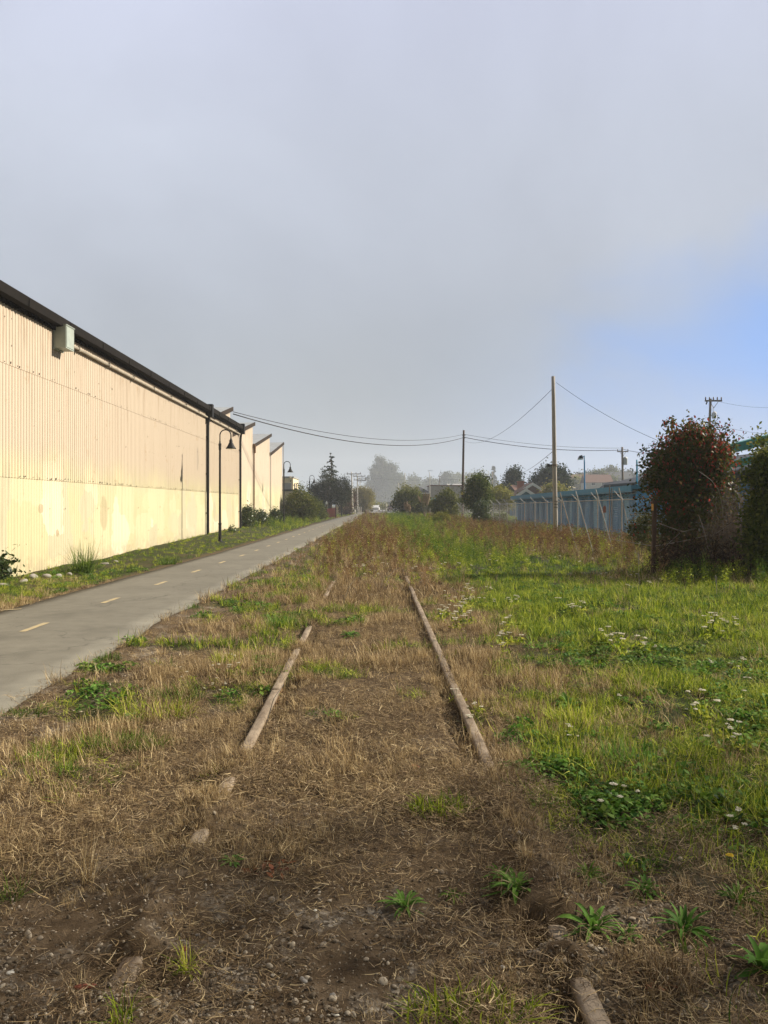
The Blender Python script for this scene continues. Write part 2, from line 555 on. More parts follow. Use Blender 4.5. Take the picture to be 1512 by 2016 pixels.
# ------------------------------------------------------------------ ground
PL_Y = [-20, 6, 12, 18, 25, 45, 68, 90, 107, 125, 142, 155]
PL_X = [-5.62, -5.6, -5.56, -5.38, -5.15, -4.97, -4.85, -4.45, -3.95, -3.4, -3.0, -2.8]
PR_Y = [-20, 6, 12, 25, 42, 60, 68, 76, 90, 107, 125, 142, 155]
PR_X = [-2.88, -2.9, -2.95, -2.78, -2.65, -2.5, -2.35, -2.0, -1.9, -1.8, -1.75, -1.72, -1.7]
RAIL_L, RAIL_R = -0.84, 0.68


def path_l(y):
    return np.interp(y, PL_Y, PL_X) + 0.05 * (vnoise(y, 0 * np.asarray(y, float), 1.7, 3) - .5)


def path_r(y):
    return np.interp(y, PR_Y, PR_X) + 0.16 * (fbm(y, 0 * np.asarray(y, float), 0.9, 7) - .5)


def bury(side, y):
    """1 where the rail is under the dirt, 0 where it is exposed"""
    y = np.asarray(y, float)
    vis = [(4.66, 17.5), (2.90, 3.08), (-5, 2.72)] if side > 0 else [(5.15, 8.7), (9.3, 10.4), (13.4, 16.8), (4.48, 4.64), (3.72, 3.9), (2.655, 2.80)]
    v = np.zeros_like(y)
    for a, b in vis:
        w = 0.06 if b - a < .5 else .16
        v = np.maximum(v, sstep(a - w, a + w, y) * (1 - sstep(b - w, b + w, y)))
    v = v * (1 - .35 * sstep(.58, .72, vnoise(y, side + 0 * y, 2.2, 41)) * (y < 12))
    return 1 - v


def gz(x, y):
    x, y = np.asarray(x, float), np.asarray(y, float)
    z = 0.22 * sstep(-5.6, -7.6, x) * sstep(17, 46, y)
    z = z + 0.05 * sstep(-5.6, -7.2, x)
    off = sstep(0.0, 0.5, np.maximum(path_l(y) - x, x - path_r(y)))
    fade = 1 / (1 + (np.abs(y) / 60) ** 2)
    b = (fbm(x, y, 0.7) - .5) * 0.10 + (fbm(x, y, 2.6, 3) - .5) * 0.050 + (fbm(x, y, 9, 6) - .5) * 0.026
    z = z + b * (0.1 + 0.9 * off) * fade
    z = z - 0.035 * (1 - sstep(-0.05, 0.10, np.maximum(path_l(y) - x, x - path_r(y))))
    for s, xr in ((-1, RAIL_L), (1, RAIL_R)):
        m = bury(s, y)
        g = np.exp(-((x - xr + .03 * (vnoise(x, y, 14, 45) - .5)) / 0.13) ** 2) * (.85 + .5 * (vnoise(x, y, 22, 44) - .5))
        z = z + g * (m * 0.085 - (1 - m) * 0.035) * (y < 70)
        z = z - 0.06 * np.exp(-((x - xr + 0.095 * s) / 0.055) ** 2) * (1 - m)
    # ground beyond the rail on the right swells a little into the meadow
    z = z + 0.06 * sstep(1.2, 3.0, x) * (1 - sstep(14, 20, y))
    return z


def f_green(x, y):
    """0..1: how green the growth is"""
    x, y = np.asarray(x, float), np.asarray(y, float)
    n1, n2 = fbm(x, y, 0.55, 11), fbm(x, y, 1.5, 13)
    # meadow on the right
    edge = 1.25 + 1.1 * (n1 - .5) + 0.35 * sstep(6, 11, y) * (1 - sstep(14, 20, y)) + 0.25 * sstep(3.4, 2.8, y) - .50 * sstep(6.2, 5.2, y)
    g = sstep(edge - 0.35, edge + 0.65, x) * (0.25 + 0.75 * sstep(0.34, 0.50, n2 + 0.24 * sstep(1.5, 2.5, x) + .12 * sstep(6, 5, y)))
    g = g * (1 - 0.92 * sstep(3.6, 3.0, y + .30 * (x - 1.6)))
    g = g * sstep(.75, 1.15, x + .5 * (n2 - .5))
    band = np.exp(-((y - 16.6 - 0.08 * (x - 3)) / 1.3) ** 2) * sstep(3.2, 5.5, x)
    g = g * (1 - 0.75 * band)
    # verge left of the path
    v = (x < path_l(y) - 0.10) * (0.6 + 0.4 * sstep(0.3, 0.5, n2)) * sstep(0.0, 0.45, path_l(y) - x)
    # the strip between path and left rail, and the track itself
    strip = (x > path_r(y)) * (x < -0.9) * sstep(0.55, 0.66, fbm(x, y, 2.3, 14) + 0.10 * sstep(6.5, 9, y) * np.exp(-((x + 1.45) / .75) ** 2) - 0.02) * sstep(4.2, 5.5, y) * 0.85
    strip = strip + (x > path_r(y)) * (x < -0.8) * sstep(15, 22, y) * 0.35 * sstep(-2.2, -1.6, x)
    track = (x >= -0.9) * (x < 1.0) * sstep(0.64, 0.74, n2 + 0.04 * sstep(7, 9, y) * (1 - sstep(11, 13, y))) * 0.6 * sstep(5.2, 6.5, y)
    return np.clip(np.maximum(np.maximum(g, v), np.maximum(strip, track)), 0, 1)


def f_bare(x, y):
    """0..1: bare dirt and gravel"""
    x, y = np.asarray(x, float), np.asarray(y, float)
    n = fbm(x, y, 1.3, 21)
    b = sstep(4.4, 2.9, y) * (0.55 + 0.45 * sstep(0.35, 0.6, n))
    for cx, cy, rx, ry, a in ((1.25, 3.8, .45, .55, .85), (-1.35, 6.7, .35, .5, .9), (0.35, 5.4, .45, .3, .8), (-0.4, 6.2, .3, .25, .8), (-0.25, 8.3, .4, .4, .7), (1.35, 2.9, 1.0, .5, .7), (2.0, 4.6, .4, .25, .6), (1.2, 5.9, .22, .3, .7), (-0.45, 4.2, .35, .25, .6)):
        b = np.maximum(b, a * np.exp(-(((x - cx) / rx) ** 2 + ((y - cy) / ry) ** 2)))
    dirt = (x > path_r(y)) * (1 - sstep(0.45, 1.5, x - path_r(y) + 1.0 * (n - .5))) * 0.86
    return np.clip(np.maximum(b, dirt), 0, 1)


def build_ground():
    xs = np.concatenate([[-700, -400, -220, -120, -70, -45, -30, -22, -17, -14, -12, -10.5], np.arange(-9.6, -3.4, 0.12), np.arange(-3.4, -1.1, 0.045), np.arange(-1.1, 1.1, 0.026), np.arange(1.1, 4.6, 0.045), np.arange(4.6, 11, 0.12), [11.5, 12.5, 14, 17, 22, 30, 45, 70, 120, 220, 400, 700]])
    ys = [-40, -20, -10, -5, -2, 0, 1, 1.6, 2.0]
    y = 2.2
    while y < 1100:
        ys.append(y)
        y *= 1.0115 if y < 40 else 1.03
    ys = np.array(ys)
    X, Y = np.meshgrid(xs, ys)
    Z = gz(X, Y)
    nx, ny = len(xs), len(ys)
    v = np.stack([X, Y, Z], -1).reshape(-1, 3)
    i = np.arange(nx * ny).reshape(ny, nx)
    f = np.stack([i[:-1, :-1], i[:-1, 1:], i[1:, 1:], i[1:, :-1]], -1).reshape(-1, 4)
    m, nt, b = new_mat('ground')
    o = np_mesh('ground', v, f, m, smooth=True)
    for nm, fn in (('green', f_green), ('bare', f_bare)):
        a = o.data.attributes.new(nm, 'FLOAT', 'POINT')
        a.data.foreach_set('value', fn(X, Y).ravel().astype(np.float32))
    N, L = nt.nodes.new, nt.links.new
    tc = N('ShaderNodeTexCoord')

    def noise(s, d=8, r=0.65):
        n = N('ShaderNodeTexNoise')
        n.inputs['Scale'].default_value, n.inputs['Detail'].default_value, n.inputs['Roughness'].default_value = s, d, r
        L(tc.outputs['Object'], n.inputs['Vector'])
        return n.outputs[0]

    def ramp(s, *st):
        r = N('ShaderNodeValToRGB')
        e = r.color_ramp.elements
        e[0].position, e[0].color = st[0][0], st[0][1] + (1,)
        e[1].position, e[1].color = st[-1][0], st[-1][1] + (1,)
        for p, c in st[1:-1]:
            q = e.new(p)
            q.color = c + (1,)
        L(s, r.inputs[0])
        return r.outputs[0]

    def mix(fac, a, c):
        x = N('ShaderNodeMix')
        x.data_type = 'RGBA'
        L(fac, x.inputs[0])
        L(a, x.inputs[6])
        L(c, x.inputs[7])
        return x.outputs[2]

    def attr(n):
        a = N('ShaderNodeAttribute')
        a.attribute_name = n
        return a.outputs['Fac']
    soil = ramp(noise(7), (0.30, (0.034, 0.022, 0.012)), (0.5, (0.088, 0.060, 0.034)), (0.72, (0.165, 0.12, 0.075)))
    thatch = ramp(noise(26, 10, 0.75), (0.32, (0.026, 0.017, 0.009)), (0.52, (0.085, 0.058, 0.031)), (0.70, (0.22, 0.16, 0.092)))
    green = ramp(noise(22, 10, 0.75), (0.30, (0.010, 0.014, 0.004)), (0.52, (0.030, 0.036, 0.010)), (0.72, (0.085, 0.08, 0.025)))
    vor = N('ShaderNodeTexVoronoi')
    vor.inputs['Scale'].default_value = 55
    L(tc.outputs['Object'], vor.inputs['Vector'])
    sepc = N('ShaderNodeSeparateColor')
    L(vor.outputs['Color'], sepc.inputs[0])
    stones = ramp(sepc.outputs[0], (0.0, (0.075, 0.058, 0.040)), (0.5, (0.145, 0.116, 0.083)), (0.8, (0.24, 0.20, 0.15)), (1.0, (0.38, 0.335, 0.265)))
    gm = N('ShaderNodeMapRange')
    gm.inputs[1].default_value, gm.inputs[2].default_value = 0.5, 0.62
    L(noise(3.0, 6), gm.inputs[0])
    soil2 = mix(gm.outputs[0], soil, stones)
    c = mix(attr('bare'), thatch, soil2)
    c = mix(attr('green'), c, green)
    L(c, b.inputs['Base Color'])
    b.inputs['Roughness'].default_value = 0.95
    b.inputs['Specular IOR Level'].default_value = 0.1
    bp = N('ShaderNodeBump')
    bp.inputs['Strength'].default_value = 0.8
    bp.inputs['Distance'].default_value = 0.012
    L(noise(45, 8, 0.7), bp.inputs['Height'])
    L(bp.outputs[0], b.inputs['Normal'])
    tag(o, 'dry dirt and thatch ground', None, None, 'structure')
    del o['label']
    return o


build_ground()


def build_path():
    ys = [-12.0]
    while ys[-1] < 150:
        ys.append(ys[-1] + (0.12 if ys[-1] < 25 else 0.4))
    ys = np.array(ys)
    l, r = path_l(ys), path_r(ys)
    t = np.linspace(0, 1, 9)
    X = l[:, None] * (1 - t) + r[:, None] * t
    Y = np.repeat(ys[:, None], 9, 1)
    Z = 0.012 + 0.02 * np.sin(t * math.pi)[None, :] + 0 * X + 0.05 * (1 - sstep(0.0, 3.0, X - l[:, None] + 2)) * 0
    Z = Z + (fbm(X, Y, 0.25, 31) - .5) * 0.02
    top = np.stack([X, Y, Z], -1)
    # thickness at the edges
    lo = top[:, [0, -1]].copy()
    lo[:, :, 2] -= 0.09
    grid = np.concatenate([lo[:, :1], top, lo[:, 1:]], 1)
    n, k = grid.shape[:2]
    i = np.arange(n * k).reshape(n, k)
    f = np.stack([i[:-1, :-1], i[:-1, 1:], i[1:, 1:], i[1:, :-1]], -1).reshape(-1, 4)
    m, nt, b = new_mat('asphalt')
    N, L = nt.nodes.new, nt.links.new
    tc = N('ShaderNodeTexCoord')
    out = None
    for s, d, lo_, hi, a in ((0.8, 5, 0.35, 0.65, 0.10), (5, 8, 0.3, 0.7, 0.09), (160, 3, 0.3, 0.7, 0.17)):
        nz = N('ShaderNodeTexNoise')
        nz.inputs['Scale'].default_value, nz.inputs['Detail'].default_value = s, d
        L(tc.outputs['Object'], nz.inputs['Vector'])
        mr = N('ShaderNodeMapRange')
        mr.inputs[1].default_value, mr.inputs[2].default_value = lo_, hi
        mr.inputs[3].default_value, mr.inputs[4].default_value = 1 - a, 1 + a
        L(nz.outputs[0], mr.inputs[0])
        if out is None:
            out = mr.outputs[0]
        else:
            mm = N('ShaderNodeMath')
            mm.operation = 'MULTIPLY'
            L(out, mm.inputs[0])
            L(mr.outputs[0], mm.inputs[1])
            out = mm.outputs[0]
    # hairline cracks and old stains
    vo = N('ShaderNodeTexVoronoi')
    vo.feature = 'DISTANCE_TO_EDGE'
    vo.inputs['Scale'].default_value = .45
    wv = N('ShaderNodeTexNoise')
    wv.inputs['Scale'].default_value = 1.5
    wv.inputs['Detail'].default_value = 6
    L(tc.outputs['Object'], wv.inputs['Vector'])
    sv = N('ShaderNodeVectorMath')
    sv.operation = 'MULTIPLY_ADD'
    L(wv.outputs['Color'], sv.inputs[0])
    sv.inputs[1].default_value = (1.1, 1.1, 0)
    L(tc.outputs['Object'], sv.inputs[2])
    L(sv.outputs[0], vo.inputs['Vector'])
    for sock, a_, b_, lo_, hi in ((vo.outputs['Distance'], .002, .007, .72, 1.0), (wv.outputs[0], .60, .72, 1.0, .86)):
        mr = N('ShaderNodeMapRange')
        mr.inputs[1].default_value, mr.inputs[2].default_value = a_, b_
        mr.inputs[3].default_value, mr.inputs[4].default_value = lo_, hi
        L(sock, mr.inputs[0])
        mm = N('ShaderNodeMath')
        mm.operation = 'MULTIPLY'
        L(out, mm.inputs[0])
        L(mr.outputs[0], mm.inputs[1])
        out = mm.outputs[0]
    cm = N('ShaderNodeVectorMath')
    cm.operation = 'SCALE'
    cm.inputs[0].default_value = (0.140, 0.130, 0.104)
    L(out, cm.inputs['Scale'])
    L(cm.outputs[0], b.inputs['Base Color'])
    b.inputs['Roughness'].default_value = 0.9
    b.inputs['Specular IOR Level'].default_value = 0.2
    bp = N('ShaderNodeBump')
    bp.inputs['Strength'].default_value = 0.25
    bp.inputs['Distance'].default_value = 0.004
    L(nz.outputs[0], bp.inputs['Height'])
    L(bp.outputs[0], b.inputs['Normal'])
    o = np_mesh('path', grid.reshape(-1, 3), f, m, smooth=True)
    tag(o, kind='structure')

    def pz(x, y):
        ll, rr = float(path_l(y)), float(path_r(y))
        tt = (x - ll) / (rr - ll)
        return 0.012 + 0.02 * math.sin(max(0, min(1, tt)) * math.pi) + (float(fbm(x, y, 0.25, 31)) - .5) * 0.02
    # painted dashes (markings of the path)
    mb = MB()
    y = 4.2
    rng = random.Random(4)
    while y < 105:
        cx = float((np.interp(y, PL_Y, PL_X) + np.interp(y, PR_Y, PR_X)) / 2) - 0.08
        cx2 = float((np.interp(y + .75, PL_Y, PL_X) + np.interp(y + .75, PR_Y, PR_X)) / 2) - 0.08
        w = 0.044
        segs = 6
        vs, fs = [], []
        for q in range(segs + 1):
            tq = q / segs
            xx, yy = cx + (cx2 - cx) * tq, y + .75 * tq
            for s in (-1, 1):
                xw = xx + s * w + rng.uniform(-.004, .004)
                vs.append((xw, yy, pz(xw, yy) + 0.005))
        for q in range(segs):
            fs.append((2 * q, 2 * q + 1, 2 * q + 3, 2 * q + 2))
        mb.add(vs, fs)
        y += 2.9
    # short worn line at the far left edge
    vs = []
    for xx, yy in ((-5.66, 12.05), (-5.33, 12.23), (-5.33, 12.31), (-5.66, 12.14)):
        vs.append((xx, yy, pz(xx, yy) + 0.008))
    mb.add(vs, [(0, 1, 2, 3)])
    md = mb.build('path_marking', M['yellow_line'])
    tag(md, kind='structure')
    # cross street at the end of the path
    mb = MB()
    mb.box2((-40, 150.2, -0.05), (60, 158, 0.03))
    mb.box2((-1.2, 158, -0.05), (6.5, 420, 0.028))
    st = mb.build('road', mat('road_asphalt', (0.19, 0.185, 0.175), 0.9, 0.15, 1.0))
    tag(st, kind='structure')


build_path()


# ------------------------------------------------------------------ rails
def build_rail(side, xr, label):
    ys = np.concatenate([np.arange(0.6, 12, 0.08), np.arange(12, 62, 0.35)])
    prof = [(-.025, .001), (-.032, -.0025), (-.036, -.010), (-.037, -.026), (-.033, -.036), (-.010, -.045), (-.009, -.115), (-.068, -.128), (-.070, -.138),
            (.070, -.138), (.068, -.128), (.009, -.115), (.010, -.045), (.033, -.036), (.037, -.026), (.036, -.010), (.032, -.0025), (.025, .001), (.012, .003), (-.012, .003)]
    root = empty('rail', (xr, 0.6, 0), label, 'rail', 'rails of the disused track')
    mat_r = M.get('rail_steel')
    if mat_r is None:
        mat_r = mat('rail_steel', (0.225, 0.178, 0.128), 0.85, 0.40, 16, stretch=(1, 0.4, 1), bump=0.5, dirt=(0.10, 0.066, 0.042), dirt_amt=0.8, spec=.15)
        M['rail_steel'] = mat_r
    rng = np.random.default_rng(3 + side)
    joints = np.arange(0.9 + 0.7 * (side > 0), 62, 5.95)
    prev = 0.6
    for j in list(joints) + [62]:
        yy = ys[(ys > prev + 0.004) & (ys < j - 0.004)]
        yy = np.concatenate([[prev + 0.006], yy, [j - 0.006]])
        dx = rng.uniform(-.006, .006)
        dz = rng.uniform(-.006, .004)
        vs, fs = [], []
        n = len(prof)
        for y in yy:
            wob = 0.010 * (float(vnoise(y, side, .8, 9)) - .5)
            top = (0.052 if side > 0 else 0.038) + 0.012 * (float(vnoise(y, side, .5, 19)) - .5) + dz
            if side > 0 and y < 2.72:     # the near broken end bends outward
                wob += 0.014 * max(0, 2.72 - y)
            if side > 0 and y < 3.3:
                top -= 0.030
            for a, b in prof:
                vs.append((xr + a + dx + wob + .0015 * (float(vnoise(y * 3, a * 50, 2, 1)) - .5), y, top + b))
        for q in range(len(yy) - 1):
            for k in range(n):
                k2 = (k + 1) % n
                fs.append((q * n + k, q * n + k2, (q + 1) * n + k2, (q + 1) * n + k))
        fs.append(tuple(range(n)))
        fs.append(tuple(reversed([(len(yy) - 1) * n + k for k in range(n)])))
        mb = MB()
        mb.add(vs, fs)
        mb.build('rail_length', mat_r, root, True)
        # fishplate across the joint
        if j < 40:
            pl = MB()
            for s in (-1, 1):
                pl.box((xr + dx + s * .022, j, 0.052 - .078), (.016, .55, .062))
                for q in (-.2, -.07, .07, .2):
                    pl.tube([(xr + dx + s * .030, j + q, -.026), (xr + dx + s * .048, j + q, -.026)], .011, 6)
            pl.build('fishplate', M['rust'], root)
        prev = j


build_rail(-1, RAIL_L, 'left rusty tan rail, mostly sunk in the dry grass on the path side')
build_rail(1, RAIL_R, 'right rusty tan rail, long exposed length beside the green meadow')


# ------------------------------------------------------------------ long corrugated warehouse
WX = -7.76
Y_A, Y_J, Y_B = -4.0, 37.4, 46.5


def wall_mat(name, z_split, ribbed):
    m, nt, b = new_mat(name)
    N, L = nt.nodes.new, nt.links.new
    tc = N('ShaderNodeTexCoord')
    sep = N('ShaderNodeSeparateXYZ')
    L(tc.outputs['Object'], sep.inputs[0])

    def noise(s, d=6, r=.6, st=None):
        n = N('ShaderNodeTexNoise')
        n.inputs['Scale'].default_value, n.inputs['Detail'].default_value, n.inputs['Roughness'].default_value = s, d, r
        if st:
            mp = N('ShaderNodeMapping')
            mp.inputs['Scale'].default_value = st
            L(tc.outputs['Object'], mp.inputs[0])
            L(mp.outputs[0], n.inputs['Vector'])
        else:
            L(tc.outputs['Object'], n.inputs['Vector'])
        return n.outputs[0]

    def mr(s, a, c, o0=0.0, o1=1.0):
        x = N('ShaderNodeMapRange')
        x.interpolation_type = 'SMOOTHSTEP'
        x.inputs[1].default_value, x.inputs[2].default_value, x.inputs[3].default_value, x.inputs[4].default_value = a, c, o0, o1
        L(s, x.inputs[0])
        return x.outputs[0]

    def mth(op, a, c):
        x = N('ShaderNodeMath')
        x.operation = op
        for k, s in enumerate((a, c)):
            if isinstance(s, (int, float)):
                x.inputs[k].default_value = s
            else:
                L(s, x.inputs[k])
        return x.outputs[0]

    def mix(fac, a, c):
        x = N('ShaderNodeMix')
        x.data_type = 'RGBA'
        L(fac, x.inputs[0])
        for k, s in ((6, a), (7, c)):
            if isinstance(s, tuple):
                x.inputs[k].default_value = s + (1,)
            else:
                L(s, x.inputs[k])
        return x.outputs[2]
    zc = mth('ADD', sep.outputs['Z'], mth('MULTIPLY', mth('SUBTRACT', noise(1.2, 4, .6, (1, 1, .4)), .5), .9))
    low = mr(zc, z_split + .85, z_split - .55)
    col = mix(low, (0.455, 0.375, 0.28), (0.465, 0.42, 0.25))
    # rollered-over repaint patches low down
    vor = N('ShaderNodeTexVoronoi')
    vor.distance = 'CHEBYCHEV'
    vor.inputs['Scale'].default_value = 0.75
    mp = N('ShaderNodeMapping')
    mp.inputs['Scale'].default_value = (1, 1, .75)
    wob = N('ShaderNodeVectorMath')
    wob.operation = 'ADD'
    nzv = N('ShaderNodeTexNoise')
    nzv.inputs['Scale'].default_value = 3
    L(tc.outputs['Object'], nzv.inputs['Vector'])
    scv = N('ShaderNodeVectorMath')
    scv.operation = 'SCALE'
    scv.inputs['Scale'].default_value = .25
    L(nzv.outputs['Color'], scv.inputs[0])
    L(tc.outputs['Object'], wob.inputs[0])
    L(scv.outputs[0], wob.inputs[1])
    L(wob.outputs[0], mp.inputs[0])
    L(mp.outputs[0], vor.inputs['Vector'])
    sc = N('ShaderNodeSeparateColor')
    L(vor.outputs['Color'], sc.inputs[0])
    patch = mth('MULTIPLY', mr(sc.outputs[0], .60, .66), low)
    col = mix(mth('MULTIPLY', patch, .8), col, (0.52, 0.46, 0.29))
    patch2 = mth('MULTIPLY', mr(sc.outputs[1], .70, .76), low)
    col = mix(mth('MULTIPLY', patch2, .75), col, (0.64, 0.54, 0.39))
    patch3 = mth('MULTIPLY', mr(sc.outputs[2], .80, .84), mr(zc, z_split + .3, z_split - .2))
    col = mix(mth('MULTIPLY', patch3, .7), col, (0.43, 0.39, 0.27))
    # grime streaks running down and mottling
    streak = mr(noise(2.0, 8, .7, (1, 3.2, .16)), .50, .74)
    col = mix(mth('MULTIPLY', streak, .50), col, (0.28, 0.20, 0.13))
    top = mth('MULTIPLY', mr(noise(3.0, 6, .65, (1, 2.0, .30)), .47, .66), mr(sep.outputs['Z'], 4.6, 6.0))
    col = mix(mth('MULTIPLY', top, .60), col, (0.26, 0.17, 0.10))
    foot = mth('MULTIPLY', mr(noise(3.0, 6, .65), .38, .6), mr(sep.outputs['Z'], .75, .05))
    col = mix(mth('MULTIPLY', foot, .6), col, (0.34, 0.27, 0.18))
    spot = mth('MULTIPLY', mr(noise(1.9, 3, .5), .62, .70), .55)
    col = mix(mth('MULTIPLY', spot, mr(noise(14, 6, .7), .40, .6)), col, (0.36, 0.25, 0.15))
    # painted-over scrawls and old smudges
    ragged = mth('MULTIPLY', mth('SUBTRACT', noise(5.0, 5, .6, (1, 1, .5)), .5), 1.5)
    for yc, zc_, ry, rz, amt, cc in (((23.3, 1.35, .34, .52, .60, (.33, .27, .16)), (35.6, 3.6, .22, .55, .45, (.27, .23, .18)), (39.4, 1.3, .35, .5, .5, (.36, .32, .20)),
                                     (44.6, 1.35, .40, .55, .45, (.36, .33, .22)), (34.6, 1.3, 1.1, .7, .55, (.40, .38, .25)), (31.4, .9, .9, .4, .5, (.42, .40, .27)), (18.9, 1.5, .16, .12, .6, (.30, .23, .13)),
                                     (19.9, .9, .10, .10, .6, (.26, .18, .10)), (28.0, 1.7, .9, .35, .35, (.55, .49, .30))) if ribbed else ((50.8, 2.2, .3, .35, .6, (.30, .34, .30)), (57.5, 1.5, .8, .6, .4, (.36, .35, .25)), (67.5, 1.2, .5, .6, .5, (.33, .30, .27)))):
        ya = mth('DIVIDE', mth('SUBTRACT', sep.outputs['Y'], yc - (20 if ribbed else 58)), ry)
        za = mth('DIVIDE', mth('SUBTRACT', sep.outputs['Z'], zc_), rz)
        dd = mth('ADD', mth('ADD', mth('MULTIPLY', ya, ya), mth('MULTIPLY', za, za)), ragged)
        col = mix(mth('MULTIPLY', mr(dd, 1.05, .70), amt), col, cc)
    L(col, b.inputs['Base Color'])
    b.inputs['Roughness'].default_value = .55
    b.inputs['Specular IOR Level'].default_value = .25
    bp = N('ShaderNodeBump')
    bp.inputs['Strength'].default_value = .12
    bp.inputs['Distance'].default_value = .02
    L(noise(2.5, 5), bp.inputs['Height'])
    L(bp.outputs[0], b.inputs['Normal'])
    return m


M['wall_ribbed'] = wall_mat('wall_ribbed', 2.25, True)
M['wall_smooth'] = wall_mat('wall_smooth', 2.6, False)


def build_warehouse():
    root = empty('long_warehouse', (WX, 20, 0), 'long cream corrugated metal warehouse with black eaves left of the path', 'warehouse', 'cream warehouses beside the path')
    rng = random.Random(8)
    # ribbed sheet wall: real ribs
    pitch, dep = 0.145, 0.016
    prof = []
    y = Y_A
    while y < Y_B - pitch:
        prof += [(y, 0), (y + .045, 0), (y + .062, dep), (y + .112, dep), (y + .128, 0)]
        y += pitch
    prof.append((Y_B, 0))
    zs = [-0.3, 2.17, 2.175, 4.55, 4.555, 5.98]
    vs, fs = [], []
    for k, z in enumerate(zs):
        off = 0.010 if k in (2, 4) else 0.0      # the sheet above laps over the one below
        off = [0, 0, .008, .008, .016, .016][k]
        for yy, d in prof:
            vs.append((WX + d * (.55 if z < 2.172 else 1) + off + .004 * (float(vnoise(yy, z, .7, 2)) - .5), yy, z))
    n = len(prof)
    for k in range(len(zs) - 1):
        for q in range(n - 1):
            fs.append((k * n + q, k * n + q + 1, (k + 1) * n + q + 1, (k + 1) * n + q))
    w = MB()
    w.add(vs, fs)
    # bolts and nail heads of the sheets, some with rust
    y = Y_A + .11
    while y < Y_B:
        for z, pr in ((2.215, .60), (4.60, .30), (5.55, .1), (1.5, .07), (3.4, .08), (0.7, .08), (5.0, .06), (3.9, .05)):
            if rng.random() < pr:
                s = rng.uniform(.009, .021) * (1.15 if z == 2.215 else 1)
                zz = z + rng.uniform(-.02, .02)
                yy = y + rng.uniform(-.03, .03)
                w.add([(WX + dep + .024, yy - s, zz - s * rng.uniform(.8, 2.2)), (WX + dep + .024, yy + s, zz - s), (WX + dep + .024, yy + s * .7, zz + s), (WX + dep + .024, yy - s, zz + s * .8)], [(0, 1, 2, 3)], 1)
        y += pitch
    w.build('wall', [M['wall_ribbed'], M['fascia']], root)
    # body behind the sheet wall
    bd = MB()
    bd.box2((WX - 24, Y_A, -.3), (WX - .03, Y_B - .02, 5.95))
    bd.build('end_wall', M['wall_smooth'], root)
    # roof: low pitched, black eave with gutter
    rf = MB()
    rf.prism([(WX + .22, 5.985), (WX + .22, 6.12), (WX - 12, 6.22), (WX - 24.2, 6.10), (WX - 24.2, 5.96), (WX - .02, 5.985)], lambda u, v, t: (u, t, v), Y_A - .2, Y_B + .12)
    rf.build('roof', M['black_roof'], root)
    g = MB()
    g.prism([(WX + .12, 5.87), (WX + .27, 5.89), (WX + .30, 6.08), (WX + .27, 6.08), (WX + .25, 5.92), (WX + .12, 5.90)], lambda u, v, t: (u, t, v), Y_A - .2, Y_B + .15)
    yy = Y_A
    while yy < Y_B - 1:
        g.box((WX + .285, yy, 5.98), (.034, .03, .19))
        yy += 2.4
    g.build('gutter', M['black_roof'], root)
    # scalloped dark strip under the eave (dark teeth between the ribs)
    t = MB()
    y = Y_A
    while y < Y_B - pitch:
        t.box2((WX + .02, y, 5.79), (WX + .10, y + .06, 5.98))
        y += pitch
    t.box2((WX + .045, Y_A, 5.86), (WX + .09, Y_B, 5.98))
    t.build('eave_strip', M['black_roof'], root)
    for yd in (Y_J, Y_B - .03):
        d = MB()
        d.box2((WX + .03, yd - .16, 5.62), (WX + .34, yd + .16, 6.20))
        d.tube([(WX + .16, yd, 5.75), (WX + .12, yd, 5.45), (WX + .10, yd, 5.2), (WX + .10, yd, 0.05)], .065, 8)
        for z in (1.2, 3.0, 4.7):
            d.box((WX + .07, yd, z), (.12, .2, .05))
        d.build('downpipe', M['black_iron'] if yd > 40 else M['rust'] if False else M['black_iron'], root)
    p = MB()
    p.tube([(WX + .10, 20.2, 5.62), (WX + .10, 30, 5.60), (WX + .10, Y_B - .25, 5.60)], .045, 8)
    yy = 21
    while yy < Y_B - .5:
        p.box((WX + .09, yy, 5.61), (.13, .05, .13))
        yy += 2.4
    p.build('conduit', M['pipe'], root)
    bx = MB()
    x0, x1, y0, y1, z0, z1 = WX + .03, WX + .34, 19.55, 20.08, 5.37, 5.92
    bx.box2((x0, y0, z0), (x1, y1, z1))
    bx.box2((x0, y0 - .015, z1), (x1 + .02, y1 + .015, z1 + .02))
    bx.box2((x1, y0 + .03, z0 + .03), (x1 + .012, y1 - .03, z1 - .03))
    bx.box2((x0, y0 - .02, z0 - .03), (x0 + .05, y1 + .02, z0))
    bx.build('junction_box', M['box_grey'], root)


build_warehouse()


